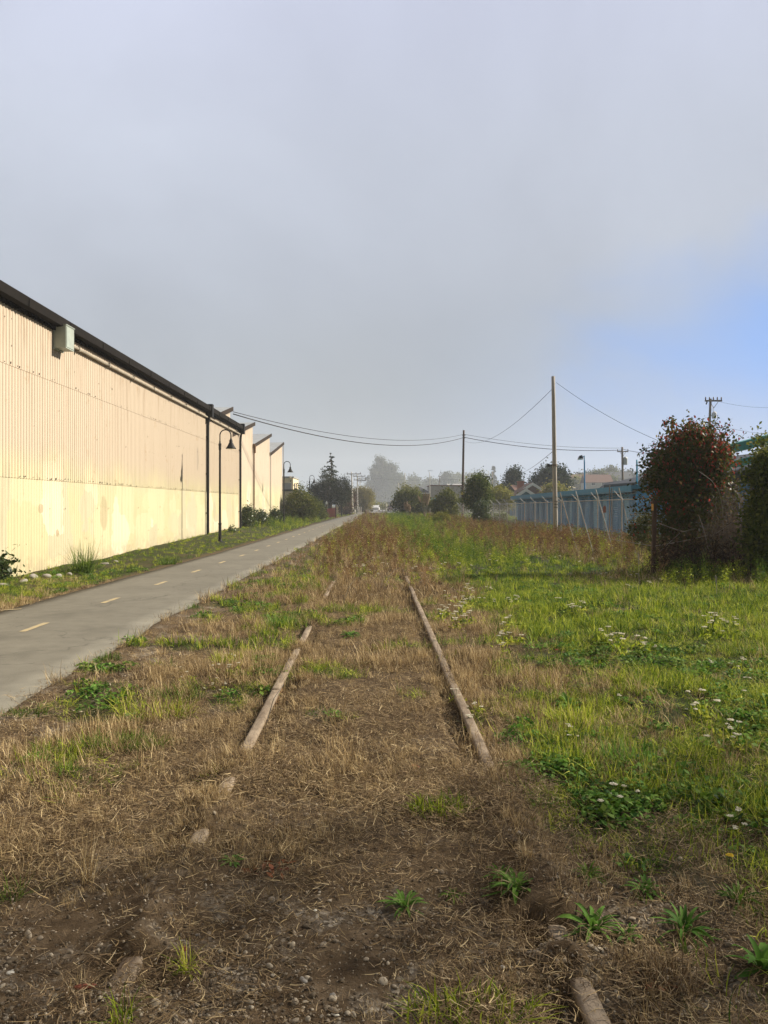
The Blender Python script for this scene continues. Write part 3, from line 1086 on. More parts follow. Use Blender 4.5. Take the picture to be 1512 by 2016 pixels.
def build_teeth():
    """saw-tooth roofed hall behind the long wall; every roof tooth rises away from the camera"""
    root = empty('sawtooth_warehouse', (WX, 58, 0), 'cream saw-tooth roofed warehouse with ivy at its foot, beyond the corrugated one', 'warehouse', 'cream warehouses beside the path')
    X1 = WX - .10
    X0 = WX - 22
    edges = [(37.2, 44.3), (44.3, 52.5), (52.5, 61.0), (61.0, 69.4)]
    zl, zh = 5.42, 6.80
    w = MB()
    poly = [(37.2, -.3), (69.4, -.3), (69.4, zh)]
    for a, b in reversed(edges):
        poly.append((a + .001, zl))
        if a > 38:
            poly.append((a, zh))
    w.prism(poly, lambda u, v, t: (t, u, v), X0, X1)
    w.build('wall', M['wall_smooth'], root)
    for k, (a, b) in enumerate(edges):
        r = MB()
        sl = (zh - zl) / (b - a)
        pa, pb = (a - .05, zl + .015 - .05 * sl), (b + .22, zh + .015 + .22 * sl)
        r.prism([pa, pb, (pb[0], pb[1] + .06), (pa[0], pa[1] + .06)], lambda u, v, t: (t, u, v), X0, X1 + .10)
        r.build('roof', M['roof_grey'], root)
        fs = MB()
        fs.prism([(pa[0], pa[1] - .16), (pb[0], pb[1] - .14), (pb[0], pb[1] + .09), (pa[0], pa[1] + .07)], lambda u, v, t: (t, u, v), X1 + .103, X1 + .14)
        fs.build('fascia', M['fascia'], root)
        if k >= 1:
            d = MB()
            d.tube([(X1 + .09, b - .04, zl + (.1 if k < 3 else 1.2)), (X1 + .09, b - .04, 0.1)], .05 if k == 1 else .03, 8)
            if k == 1:
                d.box((X1 + .12, b - .03, zl - .25), (.16, .16, .5))
            d.build('downpipe', M['rust'] if k == 1 else M['grey_wall'], root)
    # wooden posts of the glazing side
    gl = MB()
    for (a, b) in edges:
        gl.box2((X0 + .5, b + .005, zl + .35), (X1 - .4, b + .03, zh - .18))
    gl.build('north_light', M['glass'], root)


build_teeth()


# ------------------------------------------------------------------ street lamps along the path
def make_lamp():
    base = at(433, 1070, 33.2)
    root = empty('street_lamp', base, 'nearest black gooseneck street lamp, in front of the corrugated wall', 'street lamp', 'gooseneck lamps along the path')
    x, y, z = base

    def bld(nm, fn, m='black_iron', par=None, smooth=True):
        b = MB()
        fn(b)
        return b.build(nm, M[m], par or root, smooth)
    bld('base', lambda b: b.lathe((x, y, z - .05), [(.19, 0), (.19, .09), (.14, .12), (.09, .16), (.068, .22)], 12), smooth=False)
    bld('post', lambda b: b.lathe((x, y, z), [(.062, .1), (.060, .78), (.070, .785), (.070, .83), (.046, .835), (.041, 3.85)], 12), smooth=False)
    bld('collar', lambda b: b.lathe((x, y, z), [(.054, 3.83), (.054, 4.0), (.060, 4.01), (.060, 4.08), (.035, 4.09), (.030, 4.20)], 12), smooth=False)
    zt = z + 4.42
    r = .225
    pts = [(x, y, z + 4.05)] + [(x, y, zt - .12)]
    for k in range(13):
        a = math.pi - math.pi * k / 12
        pts.append((x + r + r * math.cos(a), y, zt + r * math.sin(a)))
    pts.append((x + 2 * r, y, zt - .16))
    bld('arm', lambda b: b.tube(pts, .024, 10))
    hx = x + 2 * r
    sh = bld('lamp_shade', lambda b: b.lathe((hx, y, zt - .55), [(.215, 0), (.21, .02), (.165, .08), (.118, .16), (.085, .24), (.07, .255), (.072, .33), (.055, .36), (.040, .40), (.028, .42)], 18))
    b = MB()
    b.lathe((hx, y, zt - .555), [(.165, 0), (.165, .004)], 14)
    b.build('lens', M['lamp_glass'], sh)
    return root


lamp0 = make_lamp()
for px, py, Y, lab in ((559, 1037, 57.8, 'second black gooseneck street lamp, against the far corner of the saw-tooth warehouse'),
                       (609.6, 1027, 81.5, 'third black gooseneck street lamp, in front of the green shrub and dark cypress'),
                       (642, 1020.6, 107.5, 'fourth and most distant black gooseneck street lamp, before the dark cypress at the red fence')):
    c = copy_tree(lamp0, at(px, py, Y))
    c['label'] = lab


# ------------------------------------------------------------------ foliage builders
def leaf_quads(rng, pts, nrm, size, aspect=0.5, bias=0.5, droop=0.0, tint=None, svar=0.4):
    """diamond leaves at pts, loosely facing nrm"""
    n = len(pts)
    d = rng.normal(size=(n, 3))
    d /= np.linalg.norm(d, axis=1)[:, None] + 1e-9
    nn = nrm * bias + d * (1 - bias)
    nn /= np.linalg.norm(nn, axis=1)[:, None] + 1e-9
    a = np.cross(nn, rng.normal(size=(n, 3)))
    a[:, 2] -= droop
    a /= np.linalg.norm(a, axis=1)[:, None] + 1e-9
    b = np.cross(nn, a)
    b /= np.linalg.norm(b, axis=1)[:, None] + 1e-9
    s = size * (1 - svar + 2 * svar * rng.random(n))[:, None]
    p0 = pts - a * s * .5
    p2 = pts + a * s * .5
    m = pts - a * s * .06 + nn * s * .06
    p1 = m + b * s * aspect * .5
    p3 = m - b * s * aspect * .5
    v = np.stack([p0, p1, p2, p3], 1).reshape(-1, 3)
    f = np.arange(4 * n).reshape(n, 4)
    t = np.repeat(rng.random(n) if tint is None else tint, 4)
    return v, f, t


def blob_points(rng, blobs, nclump, per, sigma, shell=0.45):
    """clump centres spread through ellipsoids, leaves round each clump"""
    bl = np.array(blobs, float)
    wgt = (bl[:, 3] * bl[:, 4] * bl[:, 5]) ** (2 / 3)
    ch = rng.choice(len(bl), nclump, p=wgt / wgt.sum())
    d = rng.normal(size=(nclump, 3))
    d /= np.linalg.norm(d, axis=1)[:, None]
    r = (1 - shell) + shell * rng.random(nclump) ** .6
    r *= 0.90 + 0.22 * rng.random(nclump)
    c = bl[ch, :3] + d * r[:, None] * bl[ch, 3:6]
    ct = rng.random(nclump)
    k = np.repeat(np.arange(nclump), per)
    p = c[k] + rng.normal(size=(len(k), 3)) * sigma * (0.6 + 0.8 * rng.random(nclump))[k][:, None]
    nn = d[k] * .8 + np.array([0, 0, .35])
    nn /= np.linalg.norm(nn, axis=1)[:, None]
    tint = np.clip(0.55 * ct[k] + 0.45 * rng.random(len(k)), 0, 1)
    return p, nn, tint


def limbs(mb, rng, base, top, r, targets):
    base, top = Vector(base), Vector(top)
    n = 5
    pts = [base.lerp(top, i / n) + Vector((rng.uniform(-1, 1), rng.uniform(-1, 1), 0)) * r * .5 * (i > 0) for i in range(n + 1)]
    mb.tube(pts, [r * (1.25 if i == 0 else 1 - .6 * i / n) for i in range(n + 1)], 8)
    for tg in targets:
        tg = Vector(tg)
        t = rng.uniform(.35, .9)
        a = base.lerp(top, t)
        mid = a.lerp(tg, .5) + Vector((0, 0, rng.uniform(0, .15) * (tg - a).length))
        mb.tube([a, mid, tg], [r * .42, r * .26, r * .10], 6)


def tree(name, label, cat, base, blobs, nclump, per, sigma, leaf, lmat, trunk_r=.15, bark='bark', aspect=.55, seed=1, group=None, droop=0.0, bias=.45, shell=.45, trunk_name='trunk', crown_name='crown', gnd=True):
    """blobs: ellipsoids (dx, dy, dz, rx, ry, rz) relative to the base"""
    rng = np.random.default_rng(seed)
    prng = random.Random(seed)
    base = Vector(base)
    if gnd:
        base.z = float(gz(base.x, base.y)) - .03
    root = empty(name, base, label, cat, group)
    bl = [(base.x + b[0], base.y + b[1], base.z + b[2], b[3], b[4], b[5]) for b in blobs]
    p, n, t = blob_points(rng, bl, nclump, per, sigma, shell)
    keep = p[:, 2] > base.z + .02
    v, f, tt = leaf_quads(rng, p[keep], n[keep], leaf, aspect, bias, droop, t[keep])
    np_mesh(crown_name, v, f, M[lmat], root, tt)
    tr = MB()
    cz = sum(b[2] for b in bl) / len(bl)
    cx = sum(b[0] for b in bl) / len(bl)
    cy = sum(b[1] for b in bl) / len(bl)
    tg = [(b[0] + prng.uniform(-.4, .4) * b[3], b[1] + prng.uniform(-.4, .4) * b[4], b[2] + prng.uniform(-.1, .5) * b[5]) for b in bl for _ in range(2)]
    limbs(tr, prng, base - Vector((0, 0, .1)), (cx, cy, max(cz, base.z + .4)), trunk_r, tg[:26])
    tr.build(trunk_name, M[bark], root)
    return root


def px_blob(base, Y, x0, x1, y0, y1, depth=1.0, dy=0.0):
    """ellipsoid that fills the photo rectangle x0..x1, y0..y1 at distance Y"""
    c = at((x0 + x1) / 2, (y0 + y1) / 2, Y)
    rx = (x1 - x0) / 2 * Y / F
    rz = (y1 - y0) / 2 * Y / F
    b = Vector(base)
    gzb = float(gz(b.x, b.y)) - .03
    return (c.x - b.x, c.y - b.y + dy, c.z - gzb, rx, (rx + rz) / 2 * depth, rz)


def px_tree(name, label, cat, pxb, Y, rects, nclump, per, sigma, leaf, lmat, **k):
    base = at(pxb, 1000, Y)
    bl = [px_blob(base, Y, *r) for r in rects]
    q = random.Random(k.get('seed', 1) * 7 + 3)
    for b in list(bl):                       # ragged outline: smaller tufts budding from every lobe
        for _ in range(5):
            a, e = q.uniform(0, 6.283), q.uniform(-.5, 1.3)
            f = q.uniform(.85, 1.08)
            sz = q.uniform(.22, .42)
            bl.append((b[0] + math.cos(a) * math.cos(e) * b[3] * f, b[1] + math.sin(a) * math.cos(e) * b[4] * f, b[2] + math.sin(e) * b[5] * f, b[3] * sz, b[4] * sz, b[5] * sz))
    return tree(name, label, cat, base, bl, nclump, per, sigma, leaf, lmat, **k)


def conifer(name, label, base, h, r, nt, lmat, seed=1, leaf=.5, group=None, cat='tree', bare=.1, per=26, z0=None):
    """tiers of drooping branches; ragged outline"""
    rng = np.random.default_rng(seed)
    base = Vector(base)
    base.z = (float(gz(base.x, base.y)) if z0 is None else z0) - .05
    root = empty(name, base, label, cat, group)
    tr = MB()
    tr.tube([base, base + Vector((0, 0, h * .5)), base + Vector((0, 0, h * .98))], [h * .022, h * .014, h * .003], 7)
    P, Nn, T = [], [], []
    for i in range(nt):
        t = bare + (1 - bare) * (i + rng.random() * .6) / nt
        rr = r * (1 - t) ** .85 * (0.55 + 0.75 * rng.random()) + r * .06
        nb = int(5 + 4 * (1 - t))
        a0 = rng.random() * 6.28
        for k in range(nb):
            a = a0 + 6.283 * k / nb + rng.normal() * .25
            L_ = rr * (0.45 + .85 * rng.random())
            u = np.linspace(.15, 1, per)
            x = np.cos(a) * L_ * u
            y = np.sin(a) * L_ * u
            z = h * (t + .035 * rng.normal()) + L_ * (.22 * u - (.25 + .3 * rng.random()) * u ** 2) + rng.normal(size=per) * leaf * .12
            w = L_ * .16 * (1.1 - u)
            P.append(np.stack([x + rng.normal(size=per) * w, y + rng.normal(size=per) * w, z], 1))
            Nn.append(np.tile([np.cos(a) * .3, np.sin(a) * .3, .9], (per, 1)))
            T.append(np.clip(.5 * rng.random() + .5 * rng.random(per), 0, 1))
            tr.tube([base + Vector((0, 0, h * t)), base + Vector((float(x[-1]), float(y[-1]), float(z[-1])))], [h * .005, h * .0015], 4)
    P = np.concatenate(P) + np.array(base)
    v, f, t = leaf_quads(rng, P, np.concatenate(Nn), leaf, .4, .55, .2, np.concatenate(T))
    np_mesh('crown', v, f, M[lmat], root, t)
    tr.build('trunk', M['bark'], root)
    return root


# ------------------------------------------------------------------ poles and wires
def pole(label, Y, xt, yt, xb, wpx, m, cat='utility pole', name='utility_pole', group=None, taper=.75, ground=True):
    top = at(xt, yt, Y)
    bx = (xb - VX) * Y / F
    base = Vector((bx, Y, float(gz(bx, Y)) - .1 if ground else -.1))
    root = empty(name, base, label, cat, group)
    r = wpx / 2 * Y / F
    b = MB()
    n = 8
    b.tube([base.lerp(top, i / n) for i in range(n + 1)], [r * (1.1 - (1.1 - taper) * i / n) for i in range(n + 1)], 10)
    b.build('pole', M[m], root, True)
    return root, base, top


def crossarm(root, c, w, m='wood_grey', ins=4, drop=0.0):
    b = MB()
    b.box(c, (w, .10, .12))
    b.tube([c + Vector((-w * .3, -.07, 0)), c + Vector((0, -.08, -.55))], .02, 5)
    b.tube([c + Vector((w * .3, -.07, 0)), c + Vector((0, -.08, -.55))], .02, 5)
    arm = b.build('crossarm', M[m], root)
    for k in range(ins):
        q = MB()
        x = c.x + w * (-.46 + .92 * k / (ins - 1))
        q.lathe((x, c.y, c.z + .06), [(.02, 0), (.05, .05), (.06, .1), (.035, .16), (.045, .2), (.02, .24)], 8)
        q.build('insulator', M['ceramic'], arm)


def wire(label, a, b, sag, r=.008, name='overhead_wire', group='overhead wires', n=28):
    a, b = Vector(a), Vector(b)
    pts = [a.lerp(b, i / n) - Vector((0, 0, 4 * sag * (i / n) * (1 - i / n))) for i in range(n + 1)]
    m = MB()
    m.tube(pts, r, 5)
    o = m.build(name, M['wire'], None, True)
    return tag(o, label, 'wire', group)


tp, tp_b, tp_t = pole('dark brown leaning telephone pole with a yellow plate, carrying two black cables', 90, 913, 847, 910, 5.0, 'wood_dark')
b = MB()
b.box(at(911, 971, 90) + Vector((0, -.17, 0)), (.46, .02, .32))
sg = b.build('sign_plate', M['yellow_sign'], tp)
b = MB()
c = at(911, 971, 90) + Vector((0, -.185, 0))
for dx, w, h in ((-.13, .05, .14), (-.05, .08, .05), (.05, .05, .16), (.13, .06, .08)):
    b.box(c + Vector((dx, 0, 0)), (w, .006, h))
b.build('mark', M['dark'], sg)
b = MB()
for z in (0.55, 0.85):
    b.box(tp_t + Vector((.02, -.14, -z)), (.16, .14, .10))
    b.tube([tp_t + Vector((-.2, -.05, -z)), tp_t + Vector((.2, -.05, -z))], .03, 6)
    b.build('clamp', M['dark'], tp)
    b = MB()

gp, gp_b, gp_t = pole('tall pale bare timber pole beside the chain link fence, with a collar and guy wires', 37.5, 1089, 741, 1094, 9.0, 'wood_pale', name='guyed_pole', taper=.78)
cpt = at(1091.5, 916, 37.5)
b = MB()
b.lathe(cpt - Vector((0, 0, .05)), [(.13, 0), (.13, .10)], 12)
b.build('collar', M['wood_grey'], gp, False)
b = MB()
b.box(cpt + Vector((-.17, -.04, .0)), (.14, .05, .05))
b.lathe(cpt + Vector((-.27, -.05, -.06)), [(.03, .13), (.075, .05), (.085, 0), (.08, -.01)], 10)
b.build('floodlight', M['dark'], gp)
b = MB()
for k in range(3):
    z = 1.45 + .14 * k
    b.lathe((gp_b.x - .003, 37.5, z), [(.125, 0), (.13, .02), (.125, .04)], 10)
b.build('wire_wrap', M['galv'], gp, False)

p3, p3_b, p3_t = pole('grey utility pole with a small transformer, behind the blue storage units', 95, 1225, 880, 1227, 5.2, 'wood_grey')
crossarm(p3, at(1226, 889, 95), 1.3, ins=3)
b = MB()
b.lathe(at(1231, 915, 95), [(.22, 0), (.26, .05), (.26, .75), (.2, .85), (.06, .95)], 12)
b.box(at(1228, 909, 95), (.3, .1, .1))
b.build('transformer', M['steel_grey'], p3)

p4, p4_b, p4_t = pole('leaning utility pole with dark insulators and a white transformer, rising behind the red flowering bush', 62, 1399, 785, 1388, 6.0, 'wood_grey')
c4 = at(1402, 789, 62)
crossarm(p4, c4 + Vector((.1, 0, 0)), 1.3, ins=5)
b = MB()
b.lathe(at(1406, 824, 62), [(.13, 0), (.17, .03), (.17, .42), (.13, .48), (.04, .56)], 12)
b.tube([at(1404, 809, 62), at(1404, 801, 62)], .03, 6)
b.box(at(1401, 818, 62), (.2, .08, .08))
tb = b.build('transformer', M['car_white'], p4)
b = MB()
b.tube([at(1409, 815, 62), at(1413, 818, 62), at(1413, 826, 62), at(1408, 829, 62), at(1398, 832, 62)], .02, 5)
b.build('drop_lead', M['wire'], p4)
b = MB()
b.tube([at(1390, 788, 62), at(1392, 792, 62), at(1390, 796, 62)], .05, 5)
b.build('insulator', M['wire'], p4)

for lab, Y, xt, yt, xb, w, m, arms in (
        ('nearest of the pale utility poles at the end of the path', 138, 692, 929, 695, 2.6, 'pole_white', 1),
        ('second pale utility pole with crossarms at the end of the path', 160, 703.5, 934, 704, 2.4, 'pole_white', 2),
        ('distant pale utility pole with crossarms over the willow', 230, 709, 939, 709, 1.6, 'pole_white', 2),
        ('short pale pole left of the dark hip roofed house', 135, 784.5, 951, 784, 2.4, 'pole_white', 0),
        ('slim pale pole above the shrubs left of the dark hip roof', 170, 797, 931, 796.5, 1.9, 'pole_white', 0),
        ('slim pale pole with a small lamp arm at the flat roofed building', 165, 846, 930, 846.3, 1.7, 'pole_white', 0),
        ('short brownish pole standing behind the flat grey roof', 240, 865.5, 937, 865.5, 1.7, 'wood_grey', 0),
        ('thin grey pole with a dark crossarm next to the pale post', 100, 961.8, 927, 962.5, 1.5, 'steel_grey', 0),
        ('pale grey straight post beside the fence tree', 98, 969.5, 928, 967.5, 2.6, 'wood_pale', 0)):
    r_, b_, t_ = pole(lab, Y, xt, yt, xb, w, m, group='distant poles')
    for k in range(arms):
        crossarm(r_, t_ + Vector((.4 + .1 * k, 0, -.35 - .75 * k)), 2.4, ins=4, m='wood_grey')
    if 'lamp arm' in lab:
        q = MB()
        q.tube([t_ + Vector((0, 0, -.1)), t_ + Vector((-.35, 0, .35))], .03, 6)
        q.box(t_ + Vector((.1, 0, .38)), (.9, .12, .06))
        q.build('lamp_arm', M['steel_grey'], r_)
    if 'dark crossarm' in lab:
        q = MB()
        q.box(t_ + Vector((-.25, 0, -.72)), (.75, .1, .14))
        q.box(t_ + Vector((.12, 0, -.85)), (.14, .14, .36))
        q.build('crossarm', M['dark'], r_)

tooth_tip = Vector((WX + .05, 44.4, at(455, 815, 44.4).z))
wire('thicker lower black cable sagging from the saw-tooth roof to the brown telephone pole', tooth_tip, at(911, 862, 90), 1.25, .030)
wire('thin upper black cable sagging from the saw-tooth roof to the brown telephone pole', tooth_tip + Vector((0, 0, .12)), at(911, 855.5, 90), 1.05, .018)
wire('thicker black cable from the brown telephone pole right to the grey transformer pole', at(914, 861, 90), at(1225, 886, 95), .55, .034)
wire('thin black cable from the brown telephone pole right to the grey transformer pole', at(914, 855, 90), at(1225, 882, 95), .45, .018)
wire('cable from the grey transformer pole into the red flowering bush', at(1226, 884, 95), at(1345, 892, 60), .25, .026)
wire('guy wire descending left from the tall pale pole', at(1088, 765, 37.5), at(916, 869, 90), 1.0, .010)
wire('guy wire descending right from the tall pale pole to the bush', at(1095, 753, 37.5), at(1400, 905, 30), .35, .008)
wire('lower thin wire from the pale pole down to the roofs', at(1088, 889, 37.5), at(1020, 932, 110), .25, .012)
wire('thin service wire crossing from the leaning pole to the right edge', at(1402, 787, 62), at(1560, 800, 60), .3, .008)
wire('long thin wire over the distant roofs from the pale poles', at(704, 938, 160), at(965, 940, 100), .5, .010)
wire('thin wire right of the leaning pole above the teal roof', at(1400, 833, 62), at(1560, 858, 50), .2, .008)


# ------------------------------------------------------------------ blue lamp poles and storage buildings on the right
lp, lp_b, lp_t = pole('slim blue lamp pole with a box floodlight, rising behind the blue storage roof', 60, 1150.5, 897, 1151.5, 3.0, 'blue_pole', cat='lamp pole', name='lamp_pole', taper=.9)
b = MB()
b.tube([lp_t + Vector((0, 0, -.08)), lp_t + Vector((-.22, 0, -.08))], .035, 8)
b.build('arm', M['blue_pole'], lp)
b = MB()
b.prism([(-.20, .06), (-.34, .02), (-.47, -.22), (-.12, -.18)], lambda u, v, t: lp_t + Vector((u, t, v - .02)), -.14, .14)
hd = b.build('lamp_head', M['dark'], lp)
b = MB()
b.prism([(-.47, -.215), (-.50, -.30), (-.14, -.27), (-.12, -.175)], lambda u, v, t: lp_t + Vector((u, t, v - .025)), -.13, .13)
b.build('lens', M['lamp_glass'], hd)
bp_, bp_b, bp_t = pole('bright blue pole at the left edge of the red flowering bush', 46, 1254, 905, 1254, 3.6, 'blue_pole2', cat='lamp pole', name='lamp_pole', taper=.95)
b = MB()
b.tube([bp_t + Vector((0, 0, -.12)), bp_t + Vector((.45, 0, -.08))], .02, 6)
b.build('arm', M['steel_grey'], bp_)


def storage_units():
    XA = 13.6
    Y0, Y1 = 42.6, 79.5
    root = empty('storage_units', (XA, 60, 0), 'long low blue storage unit row with roll-up doors behind the chain link fence', 'storage building')

    def ztop(y):
        return 2.60 + (2.40 - 2.60) * (y - Y0) / (Y1 - Y0)
    body = MB()
    body.box2((XA + .35, Y0 + .02, -.2), (XA + 9, Y1, 2.18))
    body.build('wall', M['blue_dark'], root)
    r = MB()
    vs = []
    for y in (Y0 - .35, Y1 + .2):
        z = ztop(y)
        vs += [(XA - .25, y, z - .36), (XA - .25, y, z), (XA + 4.5, y, z + .22), (XA + 9.3, y, z), (XA + 9.3, y, z - .2), (XA - .18, y, z - .20), (XA - .18, y, z - .36)]
    n = 7
    fs = [tuple(range(n)), tuple(range(2 * n - 1, n - 1, -1))] + [(i, i + n, (i + 1) % n + n, (i + 1) % n) for i in range(n)]
    r.add(vs, fs)
    rf = r.build('roof', M['blue_teal'], root)
    lt = MB()                       # lattice purlins in the recess below the fascia
    y = Y0
    while y < Y1 - .6:
        z = ztop(y) - .38
        lt.tube([(XA + .05, y, z), (XA + .05, y + .3, z - .17)], .022, 4)
        lt.tube([(XA + .05, y + .3, z - .17), (XA + .05, y + .6, z)], .022, 4)
        y += .6
    lt.tube([(XA + .05, Y0, ztop(Y0) - .57), (XA + .05, Y1, ztop(Y1) - .55)], .03, 5)
    lt.build('truss', M['blue_teal'], root)
    # pilasters and roll-up doors
    y = Y0 + .2
    k = 0
    while y < Y1 - 2.2:
        zt = ztop(y) - .55
        for q, w in ((0, .55),):
            p = MB()
            p.box2((XA, y, -.2), (XA + .36, y + w, zt + .12))
            for s in (.12, .28, .43):
                p.box2((XA - .03, y + s - .04, -.2), (XA, y + s + .04, zt + .1))
            p.build('pilaster', M['blue_dark'], root)
        d = MB()
        pr = []
        z = -.1
        while z < zt - .02:
            pr += [(XA + .22, z), (XA + .19, z + .03), (XA + .19, z + .07), (XA + .22, z + .10)]
            z += .11
        vs = []
        for x, zz in pr:
            vs += [(x, y + .55, zz), (x, y + 2.1, zz)]
        fs = [(2 * i, 2 * i + 1, 2 * i + 3, 2 * i + 2) for i in range(len(pr) - 1)]
        d.add(vs, fs)
        d.box2((XA + .10, y + .56, zt - .06), (XA + .32, y + 2.09, zt + .06))
        d.build('roll_up_door', M['blue_door'] if k % 3 != 1 else M['blue_dark'], root)
        y += 2.1
        k += 1
    # end wall facing the camera: bright blue sheet above, grey block below
    e = MB()
    x = XA + .1
    while x < XA + 8.8:
        e.box2((x, Y0 - .10, 1.25), (x + .30, Y0 + .02, 2.28))
        e.box2((x + .30, Y0 - .06, 1.25), (x + .36, Y0 + .02, 2.28))
        x += .36
    e.build('end_panel', M['blue_bright'], root)
    e = MB()
    e.box2((XA + .05, Y0 - .04, -.2), (XA + 8.9, Y0 + .02, 1.25))
    e.box2((XA + .05, Y0 - .07, .6), (XA + 8.9, Y0 - .04, .63))
    e.build('end_wall', M['blue_door'], root)


storage_units()


def teal_shed():
    Y = 35.0
    c = at(1424, 921, Y)
    root = empty('teal_roofed_shed', (c.x, Y, 0), 'dark shed with a wide teal metal rake roof, half hidden behind the right hedge', 'storage building')
    rise = .25
    w = MB()
    xr = c.x + 7
    w.prism([(c.x + .5, -.2), (xr, -.2), (xr, c.z - .35 + (xr - c.x) * rise), (c.x + .5, c.z - .25)], lambda u, v, t: (u, t, v), Y + .6, Y + 20)
    w.build('wall', M['dark'], root)
    for dy, dz, h in ((0, 0, .32), (1.6, .62, .42)):
        r = MB()
        r.prism([(c.x, c.z + dz - h * .4), (xr, c.z + dz - h * .4 + (xr - c.x) * rise), (xr, c.z + dz + h * .6 + (xr - c.x) * rise), (c.x, c.z + dz + h * .6)], lambda u, v, t: (u, t, v), Y + dy, Y + dy + (.12 if dy == 0 else 1.2))
        k = 0
        x = c.x + .3
        while x < xr:
            zc = c.z + dz + (x - c.x) * rise
            r.box((x, Y + dy - .015, zc + h * .1), (.03, .03, h * .95))
            x += .45
        r.build('roof', M['green_teal'], root)
    d = MB()
    for k in range(5):
        x = c.x + .9 + k * .8
        d.box2((x, Y + .54, -.2), (x + .5, Y + .6, 2.5))
    d.build('panel', M['blue_dark'], root)


teal_shed()


# ------------------------------------------------------------------ chain link fence
FX = 8.6
FY0, FY1 = 13.0, 86.2


def fence():
    root = empty('chain_link_fence', (FX, 40, 0), 'long chain link fence with outward barbed wire arms between the weeds and the storage units', 'fence')
    rng = random.Random(2)
    ys = [FY0 + 3.05 * k for k in range(25)]

    def zt(y):
        return 1.78 - .16 * min(1, max(0, (y - 26) / 30))
    for i, y in enumerate(ys):
        p = MB()
        z0 = float(gz(FX, y)) - .1
        p.tube([(FX, y, z0), (FX, y, zt(y) + .02)], .025, 8)
        p.lathe((FX, y, zt(y) + .01), [(.042, 0), (.042, .04), (.01, .06)], 8)
        po = p.build('post', M['galv_light'], root, False)
        a = MB()
        a.tube([(FX, y, zt(y)), (FX - .27, y, zt(y) + .30)], .014, 6)
        a.build('arm', M['galv_light'], po)
    r = MB()
    for a, b2 in zip(ys[:-1], ys[1:]):
        r.tube([(FX, a, zt(a)), (FX, b2, zt(b2))], .019, 6)
    xs = [FX + 3.05 * k for k in range(1, 7)]
    for a, b2 in zip([FX] + xs[:-1], xs):
        r.tube([(a, ys[-1], zt(80)), (b2, ys[-1], zt(80))], .022, 6)
    r.build('top_rail', M['galv_light'], root)
    for x in xs:
        p = MB()
        p.tube([(x, ys[-1], -.1), (x, ys[-1], zt(80))], .034, 8)
        po = p.build('post', M['galv'], root)
        a = MB()
        a.tube([(x, ys[-1], zt(80)), (x - .02, ys[-1] - .27, zt(80) + .3)], .018, 6)
        a.build('arm', M['galv_light'], po)
    bw = MB()
    for t in (.35, .68, .98):
        for a, b2 in zip(ys[:-1], ys[1:]):
            p0 = Vector((FX - .27 * t, a, zt(a) + .30 * t))
            p1 = Vector((FX - .27 * t, b2, zt(b2) + .30 * t))
            mid = (p0 + p1) / 2 - Vector((rng.uniform(-.03, .03), 0, rng.uniform(.01, .07)))
            bw.tube([p0, mid, p1], .0045, 4)
            for q in range(1, 20):
                c = p0.lerp(p1, q / 20) - Vector((0, 0, .03))
                bw.tube([c + Vector((-.012, -.01, -.02)), c + Vector((.012, .01, .02))], .003, 3)
    bw.build('barbed_wire', M['galv'], root)
    # woven mesh: crossing wires, real tubes
    V, Fc = [], []
    def add_line(p, q, r=.0007):
        d = (q - p).normalized()
        a = d.cross(Vector((1, 0, 0))).normalized() * r
        b_ = Vector((1, 0, 0)) * r
        k = len(V)
        for c in (p, q):
            V.extend([c + a, c - a * .5 + b_ * .87, c - a * .5 - b_ * .87])
        for i in range(3):
            j = (i + 1) % 3
            Fc.append((k + i, k + j, k + 3 + j, k + 3 + i))
    step = .085
    y = FY0 - 1.7
    while y < ys[-1] + 1.7:
        for s in (1, -1):
            z0 = .02
            h = zt(y) - z0
            ya, yb = y, y + s * h
            za, zb = z0, z0 + h
            # clip to the run
            lo, hi = FY0, ys[-1]
            if (ya < lo and yb < lo) or (ya > hi and yb > hi):
                continue
            def cl(yy, zz, y2, z2):
                if yy < lo:
                    t = (lo - yy) / (y2 - yy)
                    return lo, zz + (z2 - zz) * t
                if yy > hi:
                    t = (hi - yy) / (y2 - yy)
                    return hi, zz + (z2 - zz) * t
                return yy, zz
            ya2, za2 = cl(ya, za, yb, zb)
            yb2, zb2 = cl(yb, zb, ya, za)
            add_line(Vector((FX + .004 * s, ya2, za2)), Vector((FX + .004 * s, yb2, zb2)))
        y += step
    x = FX
    while x < xs[-1]:
        for s in (1, -1):
            xb = min(max(x + s * 1.6, FX), xs[-1])
            add_line(Vector((x, ys[-1], .02)), Vector((xb, ys[-1], .02 + abs(xb - x))))
        x += step
    np_mesh('wire_mesh', np.array([tuple(p) for p in V]), np.array(Fc), M['galv'], root)


fence()

# old leaning posts in front of the fence, a wooden post with its orange plate, a small red sign
for lab, xt, yt, xb, yb, m in (('leaning pale yellow-grey pole right of the tall pale pole', 1102.5, 970, 1119, 1026, 'wood_pale'),
                               ('leaning grey pole second right of the tall pale pole', 1133.5, 967.5, 1153, 1036, 'galv_light'),
                               ('leaning grey pole third right of the tall pale pole', 1173, 964, 1191, 1028, 'galv_light'),
                               ('leaning grey pole nearest the left edge of the red flowering bush', 1218, 960, 1236, 1030, 'galv_light')):
    Y = 25.0
    a, b_ = at(xt, yt, Y), at(xb, yb, Y)
    d = (b_ - a).normalized()
    foot = a + d * ((a.z + .05) / -d.z)
    q = MB()
    q.tube([foot, foot.lerp(a, .5), a], [.017, .016, .015], 7)
    o = q.build('leaning_pole', M[m])
    tag(o, lab, 'post', 'old leaning fence poles')
q = MB()
c = at(1287.5, 985, 18.3)
z0 = float(gz(c.x, 18.3))
